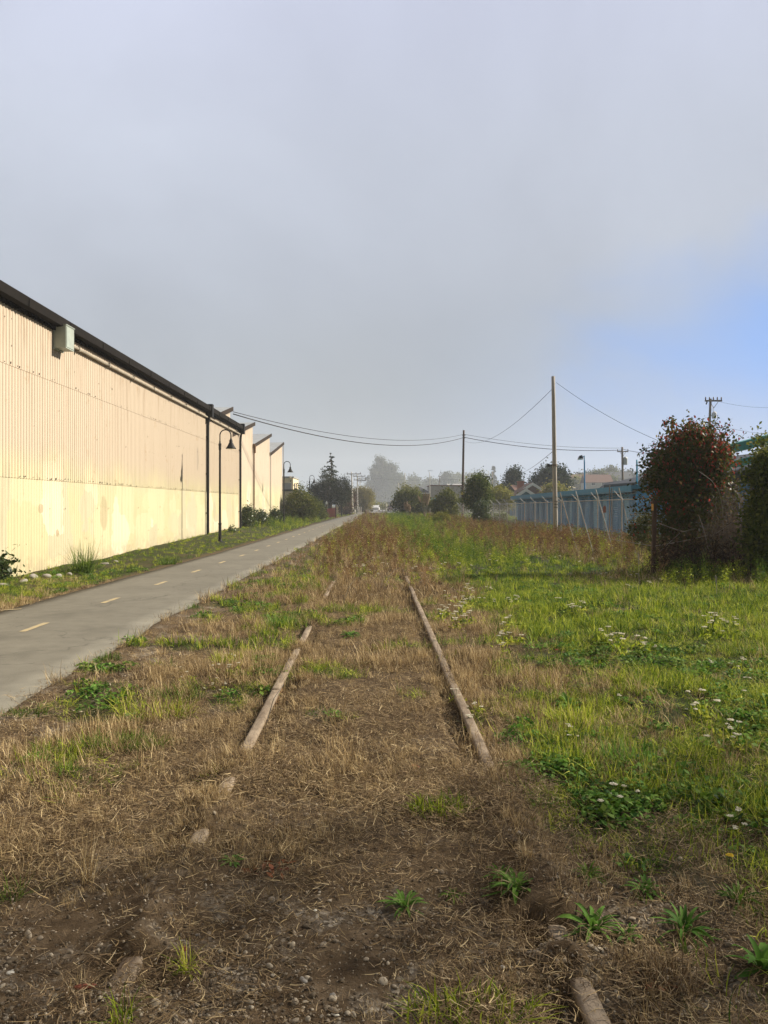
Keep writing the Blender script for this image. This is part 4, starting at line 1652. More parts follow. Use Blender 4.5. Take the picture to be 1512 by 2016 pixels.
q.box((c.x, 18.3, (c.z + z0) / 2 - .05), (.085, .085, c.z - z0 + .1), (0, .015, 0))
wp = empty('wooden_post', (c.x, 18.3, z0), 'brown wooden post with an orange plate at the left side of the red flowering bush', 'post')
q.build('post', M['wood_dark'], wp)
q = MB()
q.box(at(1284.5, 998.5, 18.24), (.045, .015, .15))
q.build('plate', M['orange_sign'], wp)
q = MB()
q.tube([at(1287, 1015, 18.3), at(1230, 1012, 24)], .004, 4)
q.tube([at(1287, 1035, 18.3), at(1230, 1030, 24)], .004, 4)
q.tube([at(1287, 1075, 18.3), at(1190, 1060, 24)], .004, 4)
q.build('wire_strand', M['galv'], wp)
rs = at(1190, 1003, 30)
rt = empty('small_sign', (rs.x, 30, 0), 'small faded red sign on a thin stake in the brown weeds before the fence', 'sign')
q = MB()
q.tube([(rs.x, 30.02, 0), (rs.x, 30.02, rs.z + .1)], .016, 6)
q.build('stake', M['galv'], rt)
q = MB()
q.prism([(-.055, -.12), (.055, -.12), (.055, .08), (.02, .14), (-.02, .14), (-.055, .08)], lambda u, v, t: (rs.x + u, t, rs.z + v), 29.985, 30.0)
q.build('sign_face', M['red_sign'], rt)
for k, (px, yt) in enumerate(((1200, 956), (1204.5, 963))):
    Y = 36
    a = at(px, yt, Y)
    q = MB()
    q.tube([(a.x, Y, -.1), (a.x, Y, a.z)], .028, 8)
    q.lathe((a.x, Y, a.z - .02), [(.035, 0), (.035, .05)], 8)
    o = q.build('gate_post', M['galv'])
    tag(o, ['taller of two thin galvanised gate posts before the blue storage roof', 'shorter of two thin galvanised gate posts before the blue storage roof'][k], 'post', 'pair of gate posts')


# ------------------------------------------------------------------ houses and far buildings
def house(name, label, x0, x1, ybase_px, yeave, yridge, Y, depth, kind, wall, roof, trim='white_paint', wins=(), cat='house', over=.35, group=None, zb=None):
    """front between px x0..x1 at distance Y; kind: hip, gable (gable end to the camera), side, flat"""
    a, b_ = at(x0, yeave, Y), at(x1, yeave, Y)
    zr = at(x0, yridge, Y).z
    ze = a.z
    z0 = -.2 if zb is None else zb
    root = empty(name, ((a.x + b_.x) / 2, Y, max(z0, 0)), label, cat, group)
    xl, xr = a.x, b_.x
    w = MB()
    if kind == 'gable':
        w.prism([(xl, z0), (xr, z0), (xr, ze), ((xl + xr) / 2, zr - .1), (xl, ze)], lambda u, v, t: (u, t, v), Y, Y + depth)
    else:
        w.box2((xl, Y, z0), (xr, Y + depth, ze if kind != 'flat' else zr))
    w.build('wall', M[wall], root)
    r = MB()
    o = over
    if kind == 'hip':
        m = (xl + xr) / 2
        yq = Y + depth / 2
        e = min(depth / 2, (xr - xl) / 2) * .8
        vs = [(xl - o, Y - o, ze), (xr + o, Y - o, ze), (xr + o, Y + depth + o, ze), (xl - o, Y + depth + o, ze), (xl + e, yq, zr), (xr - e, yq, zr)]
        r.add(vs, [(0, 1, 5, 4), (1, 2, 5), (2, 3, 4, 5), (3, 0, 4), (3, 2, 1, 0)])
    elif kind == 'gable':
        m = (xl + xr) / 2
        sl = (zr - ze) / (m - xl)
        for s in (-1, 1):
            xe = m + s * (m - xl + o)
            zz = ze - sl * o
            r.prism([(m, zr), (xe, zz), (xe, zz + .14), (m, zr + .14)], lambda u, v, t: (u, t, v), Y - o, Y + depth + o)
    elif kind == 'side':
        r.prism([(Y - o, ze - .05), (Y + depth / 2, zr), (Y + depth + o, ze - .05), (Y + depth + o, ze + .1), (Y + depth / 2, zr + .15), (Y - o, ze + .1)], lambda u, v, t: (t, u, v), xl - o, xr + o)
    else:
        r.box2((xl - o, Y - o, zr), (xr + o, Y + depth + o, zr + .25))
    r.build('roof', M[roof], root)
    if trim:
        t = MB()
        if kind in ('hip', 'side'):
            t.box2((xl - o, Y - o - .04, ze - .17), (xr + o, Y - o, ze + .03))
        elif kind == 'gable':
            m = (xl + xr) / 2
            sl = (zr - ze) / (m - xl)
            for s in (-1, 1):
                xe = m + s * (m - xl + o)
                zz = ze - sl * o
                t.prism([(m, zr - .28), (xe, zz - .28), (xe, zz + .15), (m, zr + .15)], lambda u, v, q: (u, q, v), Y - o - .06, Y - o)
        if t.v:
            t.build('eave_board', M[trim], root)
    for (u0, u1, v0, v1) in wins:
        p0, p1 = at(u0, v1, Y), at(u1, v0, Y)
        f = MB()
        f.box2((p0.x - .08, Y - .05, p0.z - .08), (p1.x + .08, Y - .01, p1.z + .08))
        fr = f.build('window', M[trim or 'white_paint'], root)
        f = MB()
        f.box2((p0.x, Y - .06, p0.z), (p1.x, Y - .03, p1.z))
        f.build('pane', M['glass'], fr)
    return root


# left side
cb = house('cream_building', 'cream two storey building with a big dark opening, just past the saw-tooth warehouse', 540, 577, 1000, 944, 941, 132, 9, 'flat', 'cream', 'roof_grey', 'white_paint', over=.12, cat='building')
q = MB()
p0, p1 = at(552, 968, 132), at(573, 951, 132)
q.box2((p0.x, 131.9, p0.z), (p1.x, 131.985, p1.z))
q.build('opening', M['grey_wall'], cb)
q = MB()
q.box2((at(578, 966, 132).x - .05, 133.3, 2.5), (at(578, 966, 132).x + .02, 134.3, at(578, 951, 132).z))
q.box2((at(578, 966, 132).x - .05, 136.3, 2.5), (at(578, 966, 132).x + .02, 137.2, at(578, 951, 132).z))
q.build('window', M['glass'], cb)
q = MB()
q.box2((at(568, 944, 131).x, 131.5, at(568, 942, 131).z), (at(572, 944, 131).x, 132.2, at(568, 937.5, 131).z))
q.build('parapet_block', M['cream'], cb)
sf = house('corrugated_shed', 'low cream corrugated shed roofline between the warehouse and the olive shrub', 540, 582, 1000, 970, 967, 112, 7, 'flat', 'cream', 'shingle', None, over=.25, cat='shed')
hw = house('cottage', 'small cream cottage with a dark roof glimpsed right of the cypress', 662, 676, 1010, 990, 984.5, 135, 6, 'side', 'cream', 'shingle', 'white_paint', wins=((665, 667, 992, 997),))

# red board fence with dark posts
rf_ = empty('red_fence', (at(653, 1010, 97).x, 97, 0), 'red painted board fence between dark posts under the cypress tree', 'fence')
q = MB()
xl, xr = at(644, 1000, 97).x, at(660.5, 1000, 97).x
for k in range(9):
    a = xl + (xr - xl) * k / 9
    q.box2((a + .006, 97.0 + .01 * (k % 2), .05), (a + (xr - xl) / 9 - .006, 97.04 + .01 * (k % 2), at(650, 1001.5 - .45 * k * .6, 97).z))
q.build('boards', M['red_fence'], rf_)
for x, yt, m in ((xl - .06, 991, 'wood_dark'), (xr + .05, 993.5, 'wood_dark')):
    q = MB()
    q.box2((x - .06, 96.9, -.2), (x + .06, 97.06, at(650, yt, 97).z))
    q.build('post', M[m], rf_)
q = MB()
q.box(at(642.6, 990.5, 96.8), (.2, .2, .28))
q.box(at(642.6, 987.8, 96.8), (.1, .1, .14))
o = q.build('post_lantern', M['white_paint'])
tag(o, 'small white lantern on the dark post at the left of the red fence', 'lantern')
pb = at(672.6, 1018, 112)
q = MB()
q.lathe((pb.x, 112, -.1), [(.09, 0), (.09, 1.9), (.05, 2.0)], 8)
o = q.build('bollard', M['black_iron'])
tag(o, 'dark post standing right of the red fence before the brown shrub', 'bollard')
for k, (px, yt, Y, m, lab) in enumerate(((698.5, 1003.5, 143, 'petal', 'short pale hydrant-like marker between the two utility poles'),
                                          (707.3, 998.5, 146, 'wood_pale', 'thin pale bollard right of the utility poles'),
                                          (710.7, 998.0, 150, 'wood_pale', 'pale bollard next to the parked red car'),
                                          (760.3, 991.5, 118, 'pole_white', 'tall thin white marker post in the dry weeds'),
                                          (719.5, 1004, 120, 'wood_dark', 'short dark post at the right end of the path'),
                                          (745, 1003.5, 152, 'wood_pale', 'small pale post beside the cross street, left one'),
                                          (753.5, 1003, 153, 'wood_pale', 'small pale post beside the cross street, right one'))):
    a = at(px, yt, Y)
    q = MB()
    r = .14 if k in (0,) else .085 if k != 4 else .12
    q.lathe((a.x, Y, -.1), [(r, 0), (r, a.z * .8), (r * 1.15, a.z * .82), (r * 1.1, a.z + .02), (r * .4, a.z + .1)], 8)
    o = q.build('bollard', M['pole_white'] if m == 'petal' else M[m])
    tag(o, lab, 'bollard', 'posts near the end of the path')
    if k == 3:
        pass

# right side
h1 = house('hip_roofed_house', 'brown house with a dark hip roof, white eave board, left of the flat building', 806, 846, 1000, 970.5, 958, 178, 8, 'hip', 'brown_wall', 'shingle', wins=((810, 813, 974, 978), (822, 826, 974, 979)))
h2 = house('flat_roofed_building', 'long grey flat roofed building behind the pampas grass and shrubs', 848, 922, 1000, 958.5, 957, 172, 10, 'flat', 'grey_block', 'brown_roof', None, over=.15, cat='building')
q = MB()
p0, p1 = at(849, 993, 172), at(858.5, 980, 172)
q.box2((p0.x, 171.8, p0.z), (p1.x, 171.97, p1.z))
dr = q.build('door', M['turquoise'], h2)
q = MB()
p0, p1 = at(851, 993, 172), at(853, 981, 172)
q.box2((p0.x, 171.7, p0.z), (p1.x, 171.79, p1.z))
q.build('door_panel', M['car_blue'], dr)
h3 = house('pale_roofed_house', 'white gabled house roof peeking over the flat grey roof', 884, 912, 1000, 958, 953, 215, 8, 'side', 'grey_wall', 'grey_wall', None, wins=())
q = MB()
q.prism([(884, 957.5), (892, 957.5), (888.5, 951.5)], lambda u, v, t: Vector((at(u, v, 214).x, t, at(u, v, 214).z)), 213, 216)
q.build('dormer', M['white_paint'], h3)
h4 = house('brown_roofed_house', 'large brown roofed house behind the blue gables', 1022, 1106, 1000, 972, 955, 125, 12, 'side', 'brown_wall', 'brown_roof', None)
q = MB()
c = at(1025, 962, 123)
q.box((c.x, 123, c.z), (.9, .9, 2.0))
q.box((c.x, 123, c.z + 1.05), (1.05, 1.05, .15))
q.build('chimney', M['brick'], h4)
h5 = house('blue_gabled_house', 'small blue gable with white bargeboards, in front of the brown roof', 1019, 1051, 1000, 974, 963.5, 104, 6, 'gable', 'house_blue', 'brown_roof', over=.3)
h6 = house('brown_gabled_house', 'brown gable with white bargeboards, above and behind the blue gable', 1032, 1064, 1000, 962, 952, 118, 4, 'gable', 'brown_roof', 'brown_roof', over=.3)
h7 = house('yellow_house', 'pale yellow gabled house between the dark tree and the fence shrubs', 978, 1004, 1000, 962, 953.5, 205, 9, 'gable', 'cream', 'brown_roof', over=.3, wins=((981, 983.5, 960, 966), (986, 988.5, 963, 969)))
h8 = house('low_white_house', 'low white house roofline right of the tall pale pole', 1112, 1130, 1000, 960.5, 958, 190, 8, 'side', 'white_paint', 'cream')
h9 = house('white_gabled_house', 'white gabled house with a dark roof just above the blue storage roof', 1208, 1226, 1000, 957, 949, 150, 8, 'gable', 'white_paint', 'shingle', over=.3)
h10 = house('cream_gabled_house', 'cream gabled house right of the grey transformer pole', 1227, 1243, 1000, 952, 946.5, 165, 9, 'gable', 'cream', 'shingle', over=.3)
ch = house('cream_shop', 'small cream building with a stepped tower beside the road', 766.5, 778, 1010, 996, 993, 200, 6, 'flat', 'cream', 'white_paint', None, cat='building', over=.06)
q = MB()
p0, p1 = at(770.3, 996, 200), at(775.8, 987, 200)
q.box2((p0.x, 199.6, p0.z), (p1.x, 201.5, p1.z))
p0, p1 = at(769, 988, 200), at(777, 985.5, 200)
q.box2((p0.x, 199.3, p0.z), (p1.x, 201.8, p1.z))
q.build('tower', M['cream'], ch)
q = MB()
p0, p1 = at(768, 1002, 200), at(770, 995, 200)
q.box2((p0.x, 199.85, p0.z), (p1.x, 199.97, p1.z))
q.build('window', M['brown_roof'], ch)


def build_hills():
    """the rise with houses to the right of the track"""
    xs = np.linspace(-300, 520, 60)
    ys = np.linspace(210, 760, 50)
    X, Y = np.meshgrid(xs, ys)
    h = 26 * sstep(230, 520, Y) * sstep(20, 190, X - (Y - 300) * .12)
    h = h + 8 * sstep(300, 600, Y) * sstep(-40, -160, X)
    Z = h + (fbm(X, Y, .02, 3) - .5) * 3 * sstep(230, 300, Y) * (h > .5) - .1
    n, k = X.shape
    i = np.arange(n * k).reshape(n, k)
    f = np.stack([i[:-1, :-1], i[:-1, 1:], i[1:, 1:], i[1:, :-1]], -1).reshape(-1, 4)
    o = np_mesh('hills', np.stack([X, Y, Z], -1).reshape(-1, 3), f, mat('hill_grass', (0.10, 0.105, 0.04), .95, .35, .12, dirt=(.17, .13, .07)), smooth=True)
    tag(o, kind='structure')


build_hills()
# houses up on the rise, small and hazy
hill_spots = [(1150, 955, 350, 9, 'white_paint', 'brown_roof', 'small tall white house on the hillside beside the blue lamp pole'),
              (1139, 953, 380, 12, 'cream', 'shingle', 'cream house with dark roof on the hillside left of the blue lamp pole'),
              (1160, 951, 390, 10, 'white_paint', 'brown_roof', 'white house on the hillside just right of the blue lamp pole'),
              (1188, 954, 340, 5, 'cream', 'brown_roof', 'narrow cream house on the hillside between the two round trees'),
              (1203, 947, 420, 22, 'grey_wall', 'shingle', 'long grey roofed house on the hillside above the white gabled house'),
              (1180, 958, 310, 10, 'grey_wall', 'brown_roof', 'low grey house at the foot of the round hillside tree'),
              (1128, 950, 430, 8, 'cream', 'brown_roof', 'tiny cream house near the crest left of the blue lamp pole')]
for px, py, Y, w, wm, rm, lab in hill_spots:
    d = w * F / Y / 2
    zz = at(px, py, Y).z
    house('hillside_house', lab, px - d, px + d, py, py - 2.5 * F / Y * .6, py - 4.6 * F / Y, Y, 8, 'side' if w > 8 else 'gable', wm, rm, None, wins=((px - d * .6, px - d * .3, py - 1.6 * F / Y, py - .5 * F / Y), (px + d * .2, px + d * .5, py - 1.6 * F / Y, py - .5 * F / Y)), group='houses on the hillside', zb=zz - 6)


# ------------------------------------------------------------------ parked vehicles at the cross street
def car(name, label, px, py, Y, rz, col, van=False):
    c = at(px, py, Y)
    root = empty(name, (0, 0, 0), label, 'van' if van else 'car')
    L_, W_, = (4.9, 1.9) if van else (4.3, 1.75)
    b = MB()
    if van:
        prof = [(-L_ / 2, .35), (L_ / 2, .35), (L_ / 2, .95), (L_ / 2 - .9, 1.15), (L_ / 2 - 1.5, 1.95), (-L_ / 2 + .1, 2.0), (-L_ / 2, 1.8)]
    else:
        prof = [(-L_ / 2, .35), (L_ / 2, .35), (L_ / 2, .75), (L_ / 2 - 1.0, .92), (L_ / 2 - 1.75, 1.42), (-L_ / 2 + .9, 1.42), (-L_ / 2 + .25, .98), (-L_ / 2, .9)]
    b.prism(prof, lambda u, v, t: (u, t, v), -W_ / 2, W_ / 2)
    b.build('body', M[col], root)
    for s in (-1, 1):
        g = MB()
        if van:
            g.prism([(L_ / 2 - 1.0, 1.15), (L_ / 2 - 1.55, 1.82), (-L_ / 2 + .3, 1.85), (-L_ / 2 + .3, 1.18)], lambda u, v, t: (u, t, v), s * W_ / 2, s * (W_ / 2 + .01))
        else:
            g.prism([(L_ / 2 - 1.15, .95), (L_ / 2 - 1.8, 1.36), (-L_ / 2 + 1.0, 1.36), (-L_ / 2 + .5, .98)], lambda u, v, t: (u, t, v), s * W_ / 2, s * (W_ / 2 + .01))
        g.build('window', M['glass'], root)
        for u in (-L_ / 2 + .85, L_ / 2 - .85):
            w = MB()
            w.tube([(u, s * (W_ / 2 - .15), .32), (u, s * (W_ / 2 + .02), .32)], .32, 12)
            wl = w.build('wheel', M['tyre'], root)
            w = MB()
            w.tube([(u, s * (W_ / 2 + .02), .32), (u, s * (W_ / 2 + .03), .32)], .19, 10)
            w.build('rim', M['galv'], wl)
    root.location = (c.x, Y, 0.03)
    root.rotation_euler = (0, 0, rz)
    return root


car('parked_car', 'pale white car parked on the far road, left of the white marker post', 739, 1008, 178.0, 1.50, 'car_white')
car('parked_car', 'tan brown car parked in front of the white roofed van', 771, 1006, 186, 1.62, 'car_tan')
car('parked_van', 'white roofed van parked beside the shrubs right of the track', 783, 1006, 172, 1.6, 'car_white', True)
car('parked_car', 'dark red car parked at the far end of the path', 717.5, 1004, 260, 1.55, 'car_red')

# ------------------------------------------------------------------ trees, shrubs and distant foliage
px_tree('olive_shrub', 'broad olive green shrub against the end of the saw-tooth warehouse', 'shrub', 588, 69, [(560, 612, 968, 1030), (575, 625, 985, 1034), (556, 590, 985, 1036), (590, 622, 975, 1015)], 420, 30, .20, .15, 'bush_olive', trunk_r=.08, seed=11, group='shrubs on the left verge')
px_tree('green_shrub', 'rounded green shrub beside the third street lamp', 'shrub', 622, 84, [(604, 636, 984, 1022), (612, 642, 996, 1026)], 220, 28, .18, .15, 'bush_olive', trunk_r=.06, seed=12, group='shrubs on the left verge')
px_tree('dry_shrub', 'low dry brownish shrub at the foot of the cypress', 'shrub', 628, 89, [(617, 640, 1006, 1028)], 80, 24, .16, .14, 'bush_brown', trunk_r=.04, seed=13, group='shrubs on the left verge')
px_tree('cypress_tree', 'broad dark cypress with a brownish middle behind the red fence', 'tree', 650, 110, [(612, 660, 950, 1000), (640, 690, 945, 990), (630, 672, 932, 975), (600, 632, 955, 1000), (655, 693, 955, 992), (618, 644, 975, 1008), (645, 668, 970, 990)], 560, 34, .30, .22, 'cypress', trunk_r=.22, seed=14, aspect=.35)
conifer('spruce_tree', 'tall ragged spruce rising behind the dark cypress', at(652, 1005, 116), at(651, 898, 116).z + .1, 3.0, 13, 'conifer', seed=15, leaf=.28, per=30, bare=.2)
px_tree('brown_shrub', 'reddish brown rounded shrub left of the pale utility poles', 'shrub', 680, 124, [(666, 692, 991, 1014)], 150, 26, .2, .16, 'bush_brown', trunk_r=.05, seed=16)
px_tree('willow_tree', 'olive yellow weeping willow at the end of the path', 'tree', 714, 172, [(696, 730, 962, 985), (694, 720, 970, 1004), (712, 733, 970, 1004)], 360, 32, .4, .34, 'willow', trunk_r=.2, seed=17, aspect=.25, droop=1.5)
px_tree('dark_tree', 'dark tree between the cypress and the utility poles', 'tree', 686, 150, [(672, 702, 965, 1004)], 160, 28, .32, .26, 'bush_brown', trunk_r=.15, seed=18)
px_tree('pale_birch', 'slender pale leaved birch right of the willow', 'tree', 732, 178, [(727, 737, 975, 1005), (726, 733, 972, 990)], 70, 20, .3, .22, 'bush_yellow', trunk_r=.1, seed=19, bark='pole_white')
px_tree('eucalyptus_tree', 'great hazy eucalyptus towering at the end of the track', 'tree', 752, 680,
        [(735, 770, 904, 930), (722, 752, 930, 965), (750, 785, 925, 960), (730, 775, 915, 950), (722, 790, 955, 1000), (735, 780, 940, 985), (768, 780, 916, 924), (740, 760, 903, 912), (728, 745, 918, 930)],
        330, 60, 1.5, 1.5, 'eucalyptus', trunk_r=1.6, seed=20, aspect=.4, shell=.6, bark='bark_pale')
for k, (lab, px, Y, rects, lm) in enumerate((
        ('hazy dark round tree behind the dark hip roof', 812, 330, [(795, 830, 940, 985), (806, 845, 945, 985)], 'bush_olive'),
        ('hazy tree left of the dark hip roof at the eucalyptus foot', 786, 300, [(776, 800, 940, 985)], 'bush_olive'),
        ('pale hazy tree behind the flat grey roof, with thin crown', 850, 300, [(838, 862, 944, 985)], 'eucalyptus'),
        ('hazy rounded tree left of the brown telephone pole', 903, 330, [(890, 916, 936, 975)], 'bush_olive'),
        ('broad hazy tree crown right of the brown telephone pole', 935, 350, [(912, 965, 934, 975), (940, 962, 938, 970)], 'bush_olive'),
        ('small hazy pointed tree between the short pole and the brown pole', 879, 290, [(872, 886, 939, 965), (876, 882, 936, 946)], 'conifer'),
        ('dark rounded tree on the hillside beside the tall pale pole', 1141, 330, [(1129, 1152, 936, 960), (1121, 1136, 945, 960)], 'cypress'),
        ('hazy round topped tree on the hillside left of the grey transformer pole', 1175, 300, [(1161, 1190, 932, 962), (1167, 1184, 931, 950)], 'bush_olive'),
        ('larger hillside tree crown above the long grey roof', 1203, 380, [(1188, 1218, 927, 953)], 'bush_olive'),
        ('small hillside shrub below the long grey roof', 1199, 290, [(1190, 1210, 944, 962)], 'bush_olive'),
        ('hazy hillside tree behind the bright blue pole', 1240, 400, [(1226, 1262, 933, 955)], 'cypress'),
        ('olive hillside tree left of the blue lamp pole', 1136, 290, [(1127, 1147, 946, 962)], 'bush_yellow'),
        ('small dark tree on the crest right of the blue lamp pole', 1158, 420, [(1153, 1162, 937, 952)], 'conifer'))):
    zb = None
    Y = Y * (2.3 if k < 6 else 1.15)
    px_tree('distant_tree', lab, 'tree', px, Y, rects, 130, 30, .9 * Y / 330, .85 * Y / 330, lm, trunk_r=.35, seed=40 + k, group='hazy trees in the distance')
conifer('hazy_conifer', 'tall hazy pointed conifer behind the pale posts', at(972, 1000, 520), at(972, 916, 520).z, 6.6, 13, 'conifer', seed=60, leaf=1.5, per=24)
px_tree('dark_conifer', 'dark bushy conifer left of the brown roofed house', 'tree', 1010, 140, [(992, 1030, 945, 975), (1000, 1024, 928, 955), (988, 1014, 955, 978), (1010, 1035, 955, 978)], 330, 30, .45, .34, 'conifer', trunk_r=.25, seed=61)
px_tree('spreading_cypress', 'wide spreading dark green cypress behind the tall pale pole', 'tree', 1085, 132, [(1052, 1095, 930, 955), (1070, 1108, 918, 950), (1043, 1080, 942, 960), (1085, 1124, 938, 962), (1060, 1115, 948, 975)], 420, 32, .45, .34, 'conifer', trunk_r=.3, seed=62)
px_tree('orange_shrub', 'orange tinted shrub in front of the brown roof', 'shrub', 1085, 110, [(1068, 1112, 955, 985)], 160, 26, .35, .26, 'bush_yellow', trunk_r=.1, seed=63)
px_tree('yellow_green_shrub', 'yellow green shrub spreading behind the fence posts', 'shrub', 985, 96, [(958, 1006, 960, 1000), (975, 1010, 970, 1000), (948, 975, 965, 1002)], 260, 28, .3, .22, 'bush_yellow', trunk_r=.1, seed=64)
px_tree('fence_tree', 'bushy dark green tree growing over the fence right of the telephone pole', 'tree', 945, 66, [(922, 956, 945, 985), (930, 960, 938, 975), (915, 950, 965, 1000), (935, 965, 965, 1005)], 420, 32, .24, .17, 'hedge_leaf', trunk_r=.14, seed=65)
px_tree('ivy_column', 'dark ivy covered stump standing in front of the fence tree', 'shrub', 948, 58, [(938, 960, 985, 1032), (934, 956, 1000, 1030)], 200, 28, .14, .12, 'ivy', trunk_r=.12, seed=66)
px_tree('large_dark_shrub', 'large dark green shrub left of the telephone pole', 'shrub', 876, 80, [(858, 894, 974, 1015), (868, 896, 985, 1020), (855, 880, 985, 1018), (874, 895, 970, 1000)], 400, 30, .26, .19, 'bush_olive', trunk_r=.12, seed=67)
px_tree('willowy_shrub', 'olive shrub in front of the dark hip roofed house', 'shrub', 808, 98, [(776, 815, 972, 1006), (800, 846, 978, 1008), (790, 830, 970, 995)], 360, 30, .3, .22, 'bush_olive', trunk_r=.12, seed=68)
px_tree('yellow_shrub', 'small yellow green shrub between the poles left of the hip roof', 'shrub', 800, 150, [(790, 806, 960, 985), (808, 822, 962, 985)], 120, 24, .4, .3, 'bush_yellow', trunk_r=.1, seed=69)
px_tree('pale_thicket', 'pale dry thicket along the far road below the eucalyptus', 'shrub', 745, 240, [(735, 762, 992, 1008), (722, 742, 994, 1008), (755, 772, 996, 1008)], 130, 24, .5, .4, 'bush_yellow', trunk_r=.1, seed=70)
for k, (lab, px, Y, rects) in enumerate((
        ('yellow green weed clump in front of the large dark shrub', 870, 58, [(846, 892, 1014, 1036)]),
        ('low olive thicket between the large shrub and the fence tree', 908, 92, [(892, 926, 985, 1012), (885, 905, 990, 1014)]),
        ('green weed clump before the fence posts right of the ivy stump', 985, 60, [(962, 1004, 1016, 1040)]))):
    px_tree('weed_clump', lab, 'weed clump', px, Y, rects, 120, 26, .15, .12, ('bush_yellow', 'bush_olive', 'bush_olive')[k], trunk_r=.02, seed=180 + k, group='weed clumps in the field')
# ivy and bramble at the foot of the saw-tooth hall
for k, (lab, px, Y, rects) in enumerate((
        ('bramble mound climbing the black corner downpipe', 484, 48.5, [(472, 500, 1004, 1048), (470, 490, 1012, 1052)]),
        ('wide bramble mound at the foot of the first saw-tooth', 512, 52, [(492, 524, 1006, 1046), (508, 534, 1014, 1048)]),
        ('bramble mound before the last saw-tooth wall', 540, 58, [(528, 556, 1012, 1046), (534, 546, 1004, 1030)]),
        ('small leafy weed bush against the corrugated wall behind the first lamp', 454, 41, [(443, 466, 1042, 1074)]),
        ('small ivy shoot at the near end of the corrugated wall', -2, 16.6, [(-14, 6, 1112, 1146)]))):
    px_tree('bramble', lab, 'shrub', px, Y, rects, 170 if k < 3 else 36, 26, .13, .11, 'ivy', trunk_r=.03, seed=80 + k, group='ivy and bramble along the wall')

# the red flowering bush, its bare twigs, the dry thicket and the hedge on the right
FB = at(1360, 1130, 18.7)


def fuchsia():
    rng = np.random.default_rng(90)
    Y = 18.7
    base = at(1362, 1120, Y)
    rects = [(1290, 1370, 858, 950), (1330, 1425, 850, 940), (1278, 1345, 890, 990), (1360, 1440, 875, 970), (1295, 1385, 940, 1060), (1296, 1385, 1020, 1125), (1345, 1415, 930, 1030), (1335, 1395, 842, 900)]
    bl0 = [px_blob(base, Y, *r, .9) for r in rects]
    root = tree('flowering_bush', 'big dark bush covered in small red flowers, in front of the fence on the right', 'bush', base, bl0, 540, 44, .15, .085, 'fuchsia_leaf', trunk_r=.05, seed=91, shell=.55)
    bl = [(root.location.x + b[0], root.location.y + b[1], root.location.z + b[2], b[3], b[4], b[5]) for b in bl0]
    # side sprays reaching left and the bare twigs at the upper right
    tw = MB()
    P, Nn, T = [], [], []
    FP = []
    prng = random.Random(5)
    sprays = [((1310, 960), (1238, 952)), ((1310, 985), (1244, 985)), ((1300, 1000), (1236, 1000)), ((1300, 1020), (1240, 1040)), ((1305, 940), (1255, 918)), ((1300, 915), (1264, 880)),
              ((1300, 965), (1252, 966)), ((1300, 1010), (1256, 1012)), ((1300, 950), (1262, 940)), ((1300, 1030), (1262, 1045)),
              ((1320, 865), (1308, 828)), ((1330, 860), (1321, 822)), ((1425, 910), (1468, 852)), ((1430, 920), (1452, 868)), ((1425, 880), (1446, 850)), ((1360, 845), (1357, 833)), ((1425, 870), (1431, 838)), ((1400, 850), (1398, 836))]
    for k, ((x0, y0), (x1, y1)) in enumerate(sprays):
        yy = Y - .3 + prng.uniform(-.4, .4)
        a, b_ = at(x0, y0, yy), at(x1, y1, yy)
        mid = a.lerp(b_, .5) + Vector((0, 0, .06))
        tw = MB()
        tw.tube([a, mid, b_], [.010, .007, .003], 5)
        tw.build('twig', M['bark'], root)
        sparse = k in (12, 13, 14)
        n = 46 if k < 10 else (14 if sparse else 60)
        for q in range(n):
            t = prng.uniform(.1, 1.0)
            p = a.lerp(mid, t * 2) if t < .5 else mid.lerp(b_, t * 2 - 1)
            p = p + Vector((prng.gauss(0, .07 if k not in (10, 11) else .02), prng.gauss(0, .08), prng.gauss(0, .07 if k not in (10, 11) else .03)))
            P.append(p)
            Nn.append((prng.uniform(-1, 1), -.3, .8))
            T.append(prng.uniform(.0, .5) if k < 10 else prng.uniform(.3, .75))
            if prng.random() < (.05 if k < 10 else .22):
                FP.append(p)
    # arching dead canes in front
    dead = MB()
    for pts in ([(1376, 928), (1400, 945), (1415, 965), (1423, 1000), (1424, 1050)], [(1376, 1015), (1388, 1050), (1396, 1090), (1400, 1118)], [(1290, 1075), (1320, 1070), (1360, 1062), (1400, 1052)], [(1296, 1030), (1330, 1042), (1352, 1048)], [(1300, 1085), (1340, 1048), (1372, 1040)], [(1410, 1050), (1440, 1030), (1470, 1020)]):
        dead.tube([at(x, y, 17.6 + .1 * i) for i, (x, y) in enumerate(pts)], [.006] * (len(pts) - 1) + [.003], 5)
    dead.build('dead_cane', M['wood_grey'], root)
    v, f, t = leaf_quads(rng, np.array([tuple(p) for p in P]), np.array(Nn), .075, .6, .3, 0, np.array(T))
    np_mesh('spray', v, f, M['fuchsia_leaf'], root, t)
    # flowers: hanging red tubes, thickest at the top
    p, nn, tt = blob_points(rng, bl, 4200, 1, .03, .10)
    z = (p[:, 2] - p[:, 2].min()) / np.ptp(p[:, 2])
    keep = rng.random(len(p)) < np.clip((z - .15) * 1.3, .03, 1) ** 2.2
    p = np.concatenate([p[keep] + nn[keep] * .06, np.array([tuple(q) for q in FP])])
    k = len(p)
    v1, f1, t1 = leaf_quads(rng, p, np.tile([0, -.5, .5], (k, 1)), .062, .55, .3, 2.0)
    v2, f2, t2 = leaf_quads(rng, p, np.tile([1, 0, .3], (k, 1)), .062, .55, .3, 2.0)
    np_mesh('red_flowers', np.concatenate([v1, v2]), np.concatenate([f1, f2 + len(v1)]), M['fuchsia_flower'], root, np.concatenate([t1, t2]))


fuchsia()


